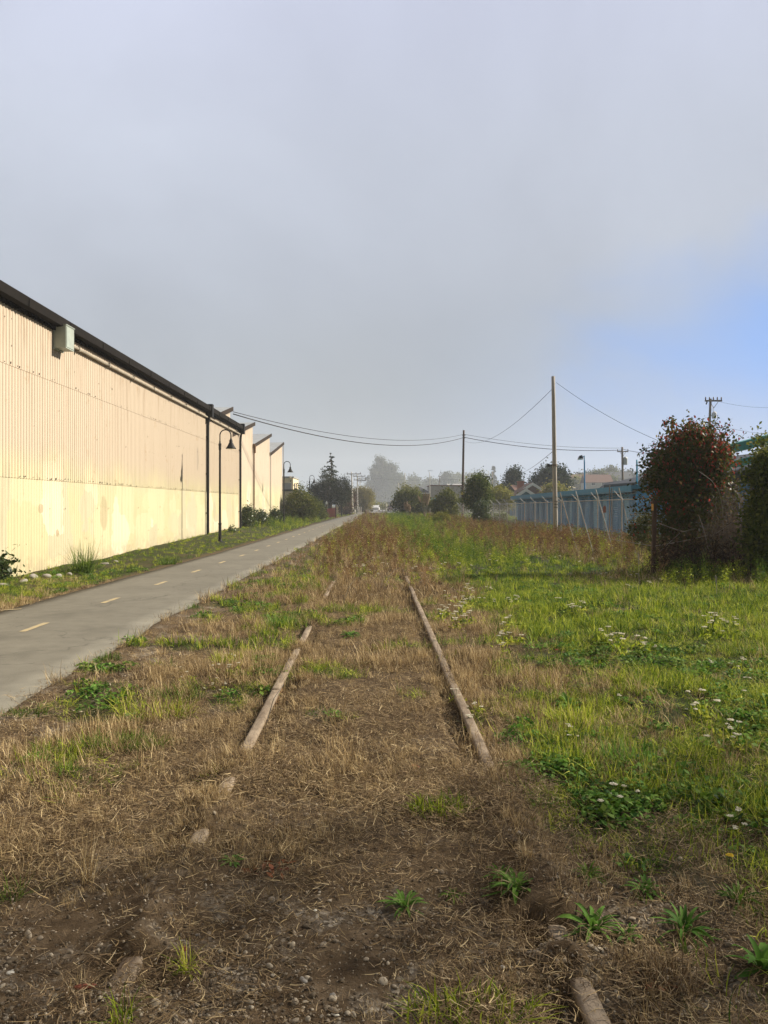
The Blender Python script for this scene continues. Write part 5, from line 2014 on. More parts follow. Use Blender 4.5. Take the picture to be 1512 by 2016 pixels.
def thicket(name, label, cat, Y, rects, nst, seed, m='wood_grey', leaf=None, nl=0, r=.004):
    """tangle of thin dry stems"""
    rng = random.Random(seed)
    x0, x1 = min(r_[0] for r_ in rects), max(r_[1] for r_ in rects)
    base = at((x0 + x1) / 2, 1000, Y)
    base.z = float(gz(base.x, Y))
    root = empty(name, base, label, cat)
    b = MB()
    tips = []
    for k in range(nst):
        R = rng.choice(rects)
        px, py = rng.uniform(R[0], R[1]), R[2] + (R[3] - R[2]) * rng.random() ** 1.3
        yy = Y + rng.uniform(-.7, .7)
        tip = at(px, py, yy)
        foot = Vector((tip.x + rng.gauss(0, .25), yy + rng.gauss(0, .2), float(gz(tip.x, yy))))
        mid = foot.lerp(tip, .6) + Vector((rng.gauss(0, .10), rng.gauss(0, .1), .08))
        end = tip + Vector((rng.gauss(0, .18), rng.gauss(0, .1), rng.uniform(-.25, .05)))
        b.tube([foot, mid, tip, end], [r * 1.3, r, r * .8, r * .4], 4, cap=False)
        tips += [tip, mid, end, foot.lerp(mid, .6)]
    b.build('stems', M[m], root)
    if leaf:
        g = np.random.default_rng(seed)
        P = np.array([tuple(tips[g.integers(len(tips))]) for _ in range(nl)]) + g.normal(size=(nl, 3)) * .10
        v, f, t = leaf_quads(g, P, np.tile([0, -.4, .8], (nl, 1)), .06, .5, .2)
        np_mesh('leaves', v, f, M[leaf], root, t)
    return root


thicket('dry_thicket', 'grey dry tangle of dead stems between the red flowering bush and the hedge', 'bush', 18.6, [(1395, 1480, 950, 1060), (1400, 1500, 985, 1100), (1380, 1460, 1030, 1120)], 480, 7, 'bark', 'straw_dark', 2600, .0035)
thicket('dead_bramble', 'dead bramble with shade put into its dark brown colour, under the red flowering bush', 'bush', 17.8, [(1310, 1420, 1050, 1120), (1400, 1512, 1060, 1125), (1300, 1340, 1070, 1115)], 300, 8, 'bark_shaded', 'weed_shaded', 2600, .004)
px_tree('hedge', 'tall green hedge at the right edge, before the teal roofed shed', 'hedge', 1510, 17.2, [(1482, 1550, 905, 1000), (1496, 1600, 885, 980), (1474, 1530, 975, 1080), (1505, 1620, 930, 1090), (1470, 1512, 1030, 1130), (1500, 1600, 1040, 1150)], 900, 34, .13, .085, 'hedge_leaf', trunk_r=.06, seed=95)
px_tree('hedge_shoot', 'loose leafy shoots above the hedge at the right edge', 'hedge', 1506, 17.6, [(1488, 1530, 858, 905)], 22, 16, .10, .08, 'hedge_leaf', trunk_r=.015, seed=96)
# shrubs further along the fence
px_tree('fence_bush', 'low dark bush in the brown weeds left of the wooden post', 'bush', 1262, 23, [(1245, 1285, 1020, 1075)], 60, 26, .12, .08, 'fuchsia_leaf', trunk_r=.02, seed=97)


# unseen leafy trees right of the camera, added only to shade the foreground
px_tree_args = (((10.2, 5.0), 9.4, 'leafy tree added out of view beyond the right edge, shading the near ground', 301),
                ((10.9, 0.6), 8.8, 'second leafy tree added out of view beyond the right edge, for shade', 302))
for (tx, ty), th, lab, sd in px_tree_args:
    tree('added_shade_tree', lab, 'tree', (tx, ty, 0), [(0, 0, th * .62, 2.3, 2.4, th * .30), (.4, 1.5, th * .50, 1.6, 1.3, th * .24), (-.4, -1.6, th * .48, 1.8, 1.7, th * .26), (.3, .2, th * .85, 1.5, 1.6, th * .17)],
         190, 26, .24, .16, 'hedge_leaf', trunk_r=.16, seed=sd, group='added shade trees right of the camera')

# pampas grass
def pampas(label, pxb, Y, plumes, seed, hgrass):
    rng = random.Random(seed)
    g = np.random.default_rng(seed)
    base = at(pxb, 1000, Y)
    base.z = float(gz(base.x, Y))
    root = empty('pampas_grass', base, label, 'pampas grass', 'pampas grass clumps')
    V, Fc, T = [], [], []
    for k in range(260):
        a = rng.uniform(0, 6.283)
        L_ = hgrass * rng.uniform(.6, 1.2)
        w = .012
        pts = [base + Vector((math.cos(a) * L_ * .55 * t ** 1.4, math.sin(a) * L_ * .55 * t ** 1.4, L_ * (t * 1.1 - .55 * t * t))) for t in (0, .35, .7, 1)]
        s = Vector((-math.sin(a), math.cos(a), 0)) * w
        n = len(V)
        for i, p in enumerate(pts):
            V += [p - s * (1 - .3 * i), p + s * (1 - .3 * i)]
        for i in range(3):
            Fc.append((n + 2 * i, n + 2 * i + 1, n + 2 * i + 3, n + 2 * i + 2))
        T += [rng.random()] * 8
    np_mesh('leaves', np.array([tuple(p) for p in V]), np.array(Fc), M['grass'], root, T)
    for (xt, yt, xm, ym) in plumes:
        top, low = at(xt, yt, Y), at(xm, ym, Y)
        st = MB()
        st.tube([base, base.lerp(low, .6) + Vector((0, 0, .1)), low, top], [.012, .010, .008, .003], 5)
        so = st.build('stalk', M['wood_pale'], root)
        n = 150
        t = g.random(n) ** .8
        wid = .055 * np.sin(np.clip(t * .9 + .08, 0, 1) * math.pi) + .015
        P = np.array(low)[None] * (1 - t)[:, None] + np.array(top)[None] * t[:, None]
        P = P + g.normal(size=(n, 3)) * wid[:, None] * .6
        v, f, tt = leaf_quads(g, P, np.tile([0, -1, .2], (n, 1)), .16, .14, .2, -2.5)
        np_mesh('plume', v, f, M['plume'], so, tt)


pampas('tall tan pampas plumes in front of the hip roofed house', 838, 76, [(834, 972, 833, 990), (838, 970, 837, 989), (842, 972, 840, 990), (846, 973, 843, 991), (836, 976, 835, 994), (844, 976, 842, 995), (823, 977, 829, 989), (840, 978, 839, 996)], 3, 1.3)
pampas('low pinkish pampas plumes beside the white roofed van', 803, 72, [(796.5, 990, 798.5, 1003), (801.5, 988, 802, 1002), (805, 993, 804.5, 1004), (808, 996, 806, 1006), (800, 997, 800.5, 1006)], 4, .9)
pampas('single bent pampas plume low in the weeds', 836, 66, [(834.5, 1009, 837.5, 1017)], 6, .5)


# ------------------------------------------------------------------ ground cover (uncountable: stuff)
PROTO = bpy.data.collections.new('prototypes')          # never linked to the scene


def blades(rng, n, rad, l0, l1, w, lean, curl, segs=3, z0=0.0, lying=False, clump=.0):
    r = rad * np.sqrt(rng.random(n))
    a = rng.random(n) * 6.283
    foot = np.stack([r * np.cos(a), r * np.sin(a), np.full(n, z0)], 1)
    az = a + rng.normal(size=n) * 1.2 if not lying else rng.random(n) * 6.283
    L_ = l0 + (l1 - l0) * rng.random(n)
    th = np.abs(rng.normal(size=n)) * lean if not lying else 1.40 + rng.normal(size=n) * .16
    cu = rng.normal(size=n) * curl * (.4 if lying else 1) + (0 if lying else curl * .9)
    hd = np.stack([np.cos(az), np.sin(az), 0 * az], 1)
    tw = az + 1.57 + rng.normal(size=n) * .6
    sd = np.stack([np.cos(tw), np.sin(tw), rng.normal(size=n) * (.35 if lying else .1)], 1)
    p = foot.copy()
    if lying:
        p[:, 2] += rng.random(n) * .018
        kink = rng.normal(size=(n, segs)) * .22
    V = []
    for s in range(segs + 1):
        t = s / segs
        ww = w * (1 - t ** 1.6 * .92) * (.6 + .8 * rng.random(n) if s == 0 else 1)
        V.append(p - sd * ww[:, None] * .5 if np.ndim(ww) else p - sd * ww * .5)
        V.append(p + sd * ww[:, None] * .5 if np.ndim(ww) else p + sd * ww * .5)
        if s < segs:
            ang = th + cu * (t + .5 / segs) + (kink[:, s] * .15 if lying else 0)
            st = np.sin(ang)[:, None] * hd + np.cos(ang)[:, None] * np.array([0, 0, 1.0])
            if lying:
                st = st + np.stack([-hd[:, 1], hd[:, 0], 0 * az], 1) * kink[:, s][:, None]
            p = p + st * (L_ / segs)[:, None]
            p[:, 2] = np.maximum(p[:, 2], .002)
    V = np.stack(V, 1)                                # n, 2*(segs+1), 3
    k = 2 * (segs + 1)
    f = []
    for s in range(segs):
        f.append([2 * s, 2 * s + 1, 2 * s + 3, 2 * s + 2])
    f = (np.arange(n)[:, None, None] * k + np.array(f)[None]).reshape(-1, 4)
    t = np.repeat(rng.random(n), k)
    return V.reshape(-1, 3), f, t


def merge(parts):
    V, Fc, T, o = [], [], [], 0
    for v, f, t in parts:
        V.append(v)
        Fc.append(f + o)
        T.append(t)
        o += len(v)
    return np.concatenate(V), np.concatenate(Fc), np.concatenate(T)


def proto_col(name, objs):
    c = bpy.data.collections.new(name)
    for o in objs:
        c.objects.link(o)
    return c


def proto(name, vft, m):
    me = np_mesh(name, vft[0], vft[1], M[m], None, vft[2], PROTO)
    return me


def make_protos():
    g = np.random.default_rng(100)
    P = {}
    P['dry'] = [proto('dry_tuft', blades(g, 26, .06, .03, .10, .0036, .50, .8), 'straw') for _ in range(4)] + \
               [proto('dry_tuft', blades(g, 22, .06, .03, .10, .0036, .45, .8), 'straw_dark') for _ in range(3)] + \
               [proto('dry_tuft', blades(g, 14, .05, .07, .20, .0030, .30, .55), 'straw') for _ in range(2)]
    P['dryfar'] = [proto('dry_tuft_far', blades(g, 20, .10, .08, .24, .008, .35, .6), 'straw') for _ in range(3)] + \
                  [proto('dry_tuft_far', blades(g, 18, .10, .07, .20, .008, .40, .6), 'straw_dark') for _ in range(3)]
    P['litter'] = [proto('litter', blades(g, 40, .17, .02, .08, .0023, 0, .2, 3, .003, True), 'straw') for _ in range(3)] + \
                  [proto('litter', blades(g, 80, .17, .012, .055, .0026, 0, .2, 3, .003, True), 'straw_dark') for _ in range(7)]
    P['green'] = [proto('grass_tuft', blades(g, 24, .075, .04, .13, .0046, .85, 1.5), 'grass') for _ in range(5)] + \
                 [proto('grass_tuft', blades(g, 24, .075, .03, .11, .0048, .9, 1.5), 'grass_dark') for _ in range(4)] + \
                 [proto('grass_tuft', blades(g, 10, .07, .08, .20, .0038, .65, 1.7), 'grass') for _ in range(2)]
    P['greenfar'] = [proto('grass_tuft_far', blades(g, 22, .12, .08, .22, .011, .38, .8), 'grass') for _ in range(4)] + \
                    [proto('grass_tuft_far', blades(g, 22, .12, .08, .20, .011, .40, .8), 'grass_dark') for _ in range(3)]

    def broad(seed, n, rad, hgt, size, m):
        q = np.random.default_rng(seed)
        r = rad * np.sqrt(q.random(n))
        a = q.random(n) * 6.283
        p = np.stack([r * np.cos(a), r * np.sin(a), .008 + hgt * q.random(n) * (1 - .6 * (r / rad) ** 2)], 1)
        nn = np.tile([0, 0, 1.0], (n, 1)) + q.normal(size=(n, 3)) * .35
        return proto('leafy_patch', leaf_quads(q, p, nn, size, .62, .75, 0), m)
    P['leafy'] = [broad(k, 60, .10, .06, .030, 'broad') for k in range(3)] + [broad(7 + k, 46, .09, .05, .036, 'grass_dark') for k in range(2)]

    def weed(seed, h, heads, m, headm=None, leafy=0, w=.0045, branch=5):
        q = np.random.default_rng(seed)
        parts = []
        tips = []
        nst = q.integers(2, 4)
        for s in range(nst):
            az = q.random() * 6.283
            ln = q.random() * .22
            hh = h * (.6 + .5 * q.random())
            foot = np.array([q.normal() * .05, q.normal() * .05, 0])
            top = foot + np.array([np.cos(az) * ln * hh, np.sin(az) * ln * hh, hh])
            segs = [(foot, top)]
            for b in range(branch):
                t = .45 + .5 * q.random()
                st = foot + (top - foot) * t
                a2 = q.random() * 6.283
                L2 = hh * (.12 + .22 * q.random())
                e = st + np.array([np.cos(a2) * L2 * .6, np.sin(a2) * L2 * .6, L2])
                segs.append((st, e))
                tips.append(e)
            tips.append(top)
            for (a, b) in segs:
                for rot in (0, 1.57):
                    sd = np.array([np.cos(rot), np.sin(rot), 0]) * w * .5
                    v = np.array([a - sd, a + sd, b + sd * .5, b - sd * .5])
                    parts.append((v, np.array([[0, 1, 2, 3]]), np.full(4, .35 + .4 * q.random())))
        hp = []
        for tpt in tips:
            k = heads
            if not k:
                continue
            d = q.normal(size=(k, 3)) * np.array([.016, .016, .009])
            hp.append(tpt + d + np.array([0, 0, .004]))
        if heads:
            hp = np.concatenate(hp)
            parts.append(leaf_quads(q, hp, np.tile([0, 0, 1.0], (len(hp), 1)), .020, .7, .3, 0, q.random(len(hp)) * (.5 if headm is None else 1)))
        if leafy:
            t = q.random(leafy)
            i = q.integers(0, len(tips), leafy)
            lp = np.array([tips[j] for j in i]) * t[:, None] + q.normal(size=(leafy, 3)) * .045
            lp[:, 2] = np.abs(lp[:, 2])
            parts.append(leaf_quads(q, lp, np.tile([0, 0, 1.0], (leafy, 1)), .055, .38, .3, 0, q.random(leafy)))
        v, f, t = merge(parts)
        o = np_mesh('weed', v, f, [M[m], M[headm or m]], None, t, PROTO)
        if headm:
            mi = np.zeros(len(f), np.int32)
            ns = sum(len(x[1]) for x in parts[:-1 - (1 if leafy else 0)])
            mi[ns:ns + len(hp)] = 1
            o.data.polygons.foreach_set('material_index', mi)
        return o
    P['brownweed'] = [weed(200 + k, .60, 9, 'weed_brown', None, 12) for k in range(5)] + [weed(216 + k, .52, 0, 'straw_dark', None, 30, branch=8) for k in range(3)] + [proto('tall_dry_grass', blades(g, 26, .10, .20, .55, .006, .25, .6, 4), 'straw') for _ in range(5)] + [weed(240 + k, .48, 0, 'grass', None, 50) for k in range(2)]
    P['greenweed'] = [weed(220 + k, .60, 0, 'grass_dark', None, 90) for k in range(3)] + [weed(225 + k, .55, 0, 'grass', None, 90) for k in range(3)]

    def pebble(seed):
        bm = __import__('bmesh').new()
        __import__('bmesh').ops.create_icosphere(bm, subdivisions=2, radius=1)
        q = random.Random(seed)
        sx, sy, sz = q.uniform(.8, 1.3), q.uniform(.6, 1), q.uniform(.4, .7)
        pl = [(Vector((q.gauss(0, 1), q.gauss(0, 1), q.gauss(0, 1))).normalized(), q.uniform(.55, .9)) for _ in range(7)]
        for v in bm.verts:
            for nrm, d in pl:
                e = v.co.dot(nrm) - d
                if e > 0:
                    v.co -= nrm * e * .85
            v.co = Vector((v.co.x * sx, v.co.y * sy, v.co.z * sz))
        me = bpy.data.meshes.new('pebble')
        bm.to_mesh(me)
        bm.free()
        me.materials.append(M['pebble'])
        a = me.attributes.new('tint', 'FLOAT', 'POINT')
        a.data.foreach_set('value', np.full(len(me.vertices), .5, np.float32))
        me.polygons.foreach_set('use_smooth', [True] * len(me.polygons))
        o = bpy.data.objects.new('pebble', me)
        PROTO.objects.link(o)
        return o
    M['pebble'] = leaf_mat('pebble', [(0.065, 0.050, 0.034), (0.145, 0.116, 0.082), (0.26, 0.215, 0.16), (0.42, 0.36, 0.27)], .95, 0, .95, .05)
    P['pebble'] = [pebble(300 + k) for k in range(6)]
    return {k: proto_col('proto_' + k, v) for k, v in P.items()}, P


PCOL, PR = make_protos()


def scatter_nodes(col):
    ng = bpy.data.node_groups.new('scatter', 'GeometryNodeTree')
    ng.interface.new_socket('Geometry', in_out='INPUT', socket_type='NodeSocketGeometry')
    ng.interface.new_socket('Geometry', in_out='OUTPUT', socket_type='NodeSocketGeometry')
    N, L = ng.nodes.new, ng.links.new
    i, o = N('NodeGroupInput'), N('NodeGroupOutput')
    ci = N('GeometryNodeCollectionInfo')
    ci.inputs['Collection'].default_value = col
    ci.inputs['Separate Children'].default_value = True
    ci.inputs['Reset Children'].default_value = True
    iop = N('GeometryNodeInstanceOnPoints')

    def na(n, t):
        a = N('GeometryNodeInputNamedAttribute')
        a.data_type = t
        a.inputs['Name'].default_value = n
        return a.outputs[0]
    L(i.outputs[0], iop.inputs['Points'])
    L(ci.outputs[0], iop.inputs['Instance'])
    iop.inputs['Pick Instance'].default_value = True
    L(na('idx', 'INT'), iop.inputs['Instance Index'])
    L(na('rot', 'FLOAT_VECTOR'), iop.inputs['Rotation'])
    L(na('scl', 'FLOAT_VECTOR'), iop.inputs['Scale'])
    L(iop.outputs[0], o.inputs[0])
    return ng


def scatter(name, kind_label, key, x, y, scale, rng, tilt=.12, dz=0.0, zs=None, pick=None):
    n = len(x)
    me = bpy.data.meshes.new(name)
    me.vertices.add(n)
    z = gz(x, y) + dz
    me.vertices.foreach_set('co', np.stack([x, y, z], 1).astype(np.float32).ravel())
    rot = np.stack([rng.normal(size=n) * tilt, rng.normal(size=n) * tilt, rng.random(n) * 6.283], 1)
    s = np.repeat(np.asarray(scale)[:, None], 3, 1)
    if zs is not None:
        s[:, 2] *= zs
    k = len(PR[key])
    idx = rng.integers(0, k, n) if pick is None else pick(n)
    for nm, t, d, attr in (('rot', 'FLOAT_VECTOR', rot, 'vector'), ('scl', 'FLOAT_VECTOR', s, 'vector'), ('idx', 'INT', idx, 'value')):
        a = me.attributes.new(nm, t, 'POINT')
        a.data.foreach_set(attr, np.asarray(d, np.int32 if t == 'INT' else np.float32).ravel())
    o = link(name, me)
    md = o.modifiers.new('scatter', 'NODES')
    md.node_group = scatter_nodes(PCOL[key])
    tag(o, kind_label, name.split('.')[0].replace('_', ' '), None, 'stuff')
    return o


def sample(rng, n, y0, y1, p, xl=None, xr=None):
    ys = np.linspace(y0, y1, 2000)
    L_ = (lambda y: -.48 * y - .7) if xl is None else xl
    R_ = (lambda y: .50 * y + .7) if xr is None else xr
    w = np.maximum(R_(ys) - L_(ys), 0) * ys ** -p
    c = np.cumsum(w)
    c /= c[-1]
    y = np.interp(rng.random(n), c, ys)
    x = L_(y) + (R_(y) - L_(y)) * rng.random(n)
    return x, y


def on_path(x, y):
    return (x > path_l(y) + .03) & (x < path_r(y) - .03)


def on_rail(x, y, w=.034):
    m = np.zeros(len(x), bool)
    for s, xr in ((-1, RAIL_L), (1, RAIL_R)):
        m |= (np.abs(x - xr) < w) & (bury(s, y) < .5) & (y < 14)
    return m


def inside_walls(x, y):
    return (x < WX + .05) & (y < 69.6)


CLEAR = [(797, 1788, .08), (1042, 1806, .12), (1168, 1832, .11), (1235, 1848, .05), (1348, 1834, .10), (1272, 1758, .07), (1455, 1782, .10), (1158, 1728, .06), (1500, 1908, .10), (457, 1697, .05), (892, 1766, .04), (690, 1256, .12), (1120, 1398, .15)]
CLEAR_XY = [((px - VX) * H / (py - VY), H * F / (py - VY), rr) for px, py, rr in CLEAR]


def cover():
    g = np.random.default_rng(400)

    def taken(x, y):
        m = np.zeros(len(x), bool)
        for cx, cy, rr in CLEAR_XY:
            m |= (x - cx) ** 2 + (y - cy) ** 2 < rr * rr
        return m

    def pick(n, y0, y1, p, wfn, k_rail=.034, **k):
        x, y = sample(g, n, y0, y1, p, **k)
        w = wfn(x, y)
        keep = (g.random(n) < w) & ~on_path(x, y) & ~on_rail(x, y, k_rail) & ~inside_walls(x, y) & ~taken(x, y)
        return x[keep], y[keep]
    # lying straw near the camera
    x, y = pick(20000, 2.1, 13, 1.6, k_rail=.10, wfn= lambda x, y: (1 - .85 * f_green(x, y)) * (1 - .84 * f_bare(x, y)) * (.25 + .75 * sstep(.35, .55, fbm(x, y, 1.1, 51))) * (x > -5) * (x < 4))
    scatter('straw_litter', 'loose dead straw lying over the dry ground', 'litter', x, y, .8 + .6 * g.random(len(x)), g, .06, .004)

    def drw(x, y):
        d = (1 - .8 * f_green(x, y)) * (1 - .93 * f_bare(x, y)) * (.10 + .90 * sstep(.38, .58, fbm(x, y, 1.2, 55)))
        d = d * (.42 + .58 * sstep(3.0, 5.0, y))
        near_rail = np.exp(-((np.abs(x + .08) - .76) / .11) ** 2) * sstep(3.5, 5, y)
        d = d * (1 - .7 * sstep(1.7, 2.6, x) * sstep(4, 5, y))
        return np.clip(d + .85 * near_rail * (1 - f_green(x, y)), 0, 1)
    x, y = pick(52000, 2.2, 17, 1.35, drw)
    sc_ = (.45 + .65 * g.random(len(x))) * (.75 + .40 * sstep(3.5, 6.5, y)) * (.65 + .6 * sstep(.35, .62, fbm(x, y, 1.4, 83)))
    scatter('dry_grass', 'short dry tan grass between and beside the rails', 'dry', x, y, sc_, g, .15)
    x, y = pick(26000, 13, 110, 1.25, lambda x, y: (1 - f_green(x, y)) * (1 - .8 * f_bare(x, y)) * (x > -4.5) * (x < 40))
    scatter('dry_grass', 'dry tan grass further along the disused track', 'dryfar', x, y, (.7 + .6 * g.random(len(x))) * (1 + .5 * sstep(20, 60, y)), g, .15)
    # green grass
    x, y = pick(60000, 2.2, 18, 1.35, lambda x, y: f_green(x, y) * (1 - .93 * f_bare(x, y)) * (.10 + .90 * sstep(.32, .52, fbm(x, y, 2.2, 57))))
    hs = .55 + .65 * fbm(x, y, .8, 58)
    scatter('green_grass', 'bright green grass of the meadow on the right', 'green', x, y, (.6 + .6 * g.random(len(x))) * hs * 1.25, g, .2, 0, .40 + .75 * sstep(.35, .65, fbm(x, y, 1.5, 59)))
    x, y = pick(42000, 9, 150, 1.15, lambda x, y: f_green(x, y) * (x < 45))
    lf = (x < -4)
    scatter('green_grass', 'green grass along the wall verge and far meadow', 'greenfar', x, y, (.55 + .55 * g.random(len(x))) * (1 + .5 * sstep(25, 70, y)) * np.where(lf, .62, .9), g, .15)
    # small broad leaved weeds among the grass
    x, y = pick(9000, 2.4, 20, 1.4, lambda x, y: np.clip(f_green(x, y) * (.9 * sstep(.54, .66, fbm(x, y, 1.2, 61)) * sstep(3.6, 4.6, y) + .08 * sstep(3.2, 3.8, y)), 0, 1))
    scatter('low_weeds', 'low broad leaved weeds spread through the grass', 'leafy', x, y, .6 + .8 * g.random(len(x)), g, .15)

    # tall brown dead weeds over the far track and before the fence
    def bw(x, y):
        tr = sstep(-2.3, -.9, x) * (1 - sstep(.5, 2.3, x)) * sstep(12.5, 20, y)
        rt = sstep(2.0, 4.5, x - .0 * y) * (1 - sstep(8.3, 8.55, x)) * sstep(22, 28, y - 0 * x)
        rt2 = sstep(5.2, 6.2, x) * (1 - sstep(8.3, 8.55, x)) * sstep(15.6, 17.0, y)
        rt3 = sstep(3.0, 6.5, x) * (1 - sstep(8.3, 8.55, x)) * sstep(40, 55, y)
        n = .35 + .65 * sstep(.38, .58, fbm(x, y, .5, 63))
        return np.clip(np.maximum(np.maximum(tr, rt), np.maximum(rt2, rt3)) * n, 0, 1)
    x, y = pick(15000, 12.5, 130, 1.15, bw, xl=lambda y: np.maximum(-.48 * y, -2.2), xr=lambda y: np.minimum(.5 * y, 8.6))
    scatter('dry_weeds', 'tall dead brown weeds with dark seed heads over the far track', 'brownweed', x, y, (.5 + .55 * g.random(len(x))) * (.62 + .42 * sstep(15, 26, y)) * (1 + .25 * sstep(3, 6, x)), g, .16)

    def gw(x, y):
        a = np.exp(-((x - 2.9 - .012 * (y - 30)) / 1.5) ** 2) * sstep(17, 26, y) * .8
        b_ = np.exp(-((x - 1.9) / .6) ** 2) * sstep(19, 24, y) * .6
        c = (x < -5.3) * (x > -9.3) * sstep(47, 50, y) * .7
        d_ = np.exp(-((y - 16.3 - .1 * (x - 7)) / .8) ** 2) * sstep(5.2, 6.2, x) * .8
        c = c + d_
        return np.clip((a + b_) * (.3 + .7 * sstep(.35, .6, fbm(x, y, .6, 66))) + c, 0, 1)
    x, y = pick(14000, 15, 110, 1.0, gw, xl=lambda y: np.maximum(-.48 * y, -9.5), xr=lambda y: np.minimum(.52 * y, 9.2))
    scatter('green_weeds', 'tall leafy green weeds beyond the meadow and along the verge', 'greenweed', x, y, (.55 + .6 * g.random(len(x))) * np.where(x < -4, .75, 1.0) * (.8 + .5 * sstep(35, 60, y)), g, .12)
    # gravel
    x, y = pick(60000, 2.1, 9, 2.0, lambda x, y: np.clip(.10 + f_bare(x, y) * (.3 + .7 * sstep(.34, .54, fbm(x, y, 1.6, 71))), 0, 1) * (1 - .7 * f_green(x, y)))
    s = .0038 * np.exp(g.normal(size=len(x)) * .62)
    scatter('gravel', 'small stones and gravel bedded in the bare dirt', 'pebble', x, y, np.minimum(s, .024), g, .6, .001)


cover()


# ------------------------------------------------------------------ single plants
def lance_leaves(rng, n, L0, L1, w, up0=1.0, up1=.25, droop=1.1, segs=6, wavy=.0, blunt=1.0):
    """rosette of lance shaped leaves folded along the midrib"""
    V, Fc, T = [], [], []
    for k in range(n):
        a = k * 2.39996 + rng.normal() * .25
        t0 = k / max(1, n - 1)
        L_ = (L0 + (L1 - L0) * rng.random()) * (.65 + .35 * t0)
        e = up1 + (up0 - up1) * (1 - t0) + rng.normal() * .12      # elevation at the start
        hd = np.array([np.cos(a), np.sin(a), 0])
        sd = np.array([-np.sin(a), np.cos(a), 0])
        tw = rng.normal() * .35
        p = hd * .008 + np.array([0, 0, .004])
        n0 = len(V)
        bend = droop * (.7 + .6 * rng.random())
        for s in range(segs + 1):
            t = s / segs
            ang = e - bend * t ** 1.4
            wd = w * (.16 + .84 * np.sin(np.pi * min(1, t ** (.75 * blunt) * .97 + .02)) ** .85) if t < 1 else w * .06
            up = np.array([0, 0, 1.0]) * np.cos(ang) - hd * np.sin(ang)
            s2 = sd * np.cos(tw * t) + up * np.sin(tw * t)
            wv = wavy * w * np.sin(t * 14 + k)
            V.append(p - s2 * wd * .5 + up * (wd * .16 + wv))
            V.append(p)
            V.append(p + s2 * wd * .5 + up * (wd * .16 - wv))
            p = p + (hd * np.cos(ang) + np.array([0, 0, 1.0]) * np.sin(ang)) * (L_ / segs)
            p[2] = max(p[2], .006)
        for s in range(segs):
            i = n0 + 3 * s
            Fc += [[i, i + 1, i + 4, i + 3], [i + 1, i + 2, i + 5, i + 4]]
        T += [np.clip(.25 + .55 * rng.random(), 0, 1)] * (3 * (segs + 1))
    return np.array(V), np.array(Fc), np.array(T)


def plant(name, label, cat, px, py, vft, m, group=None, dz=0.0):
    """a single plant whose foot is at photo position (px, py) on the ground"""
    Y = H * F / (py - VY)
    for _ in range(4):
        x = (px - VX) * Y / F
        Y = (H - float(gz(x, Y))) * F / (py - VY)
    z = float(gz(x, Y))
    v = vft[0] + np.array([x, Y, z + dz])
    o = np_mesh(name, vft[0], vft[1], M[m], None, vft[2])
    o.location = (x, Y, z + dz)
    return tag(o, label, cat, group)


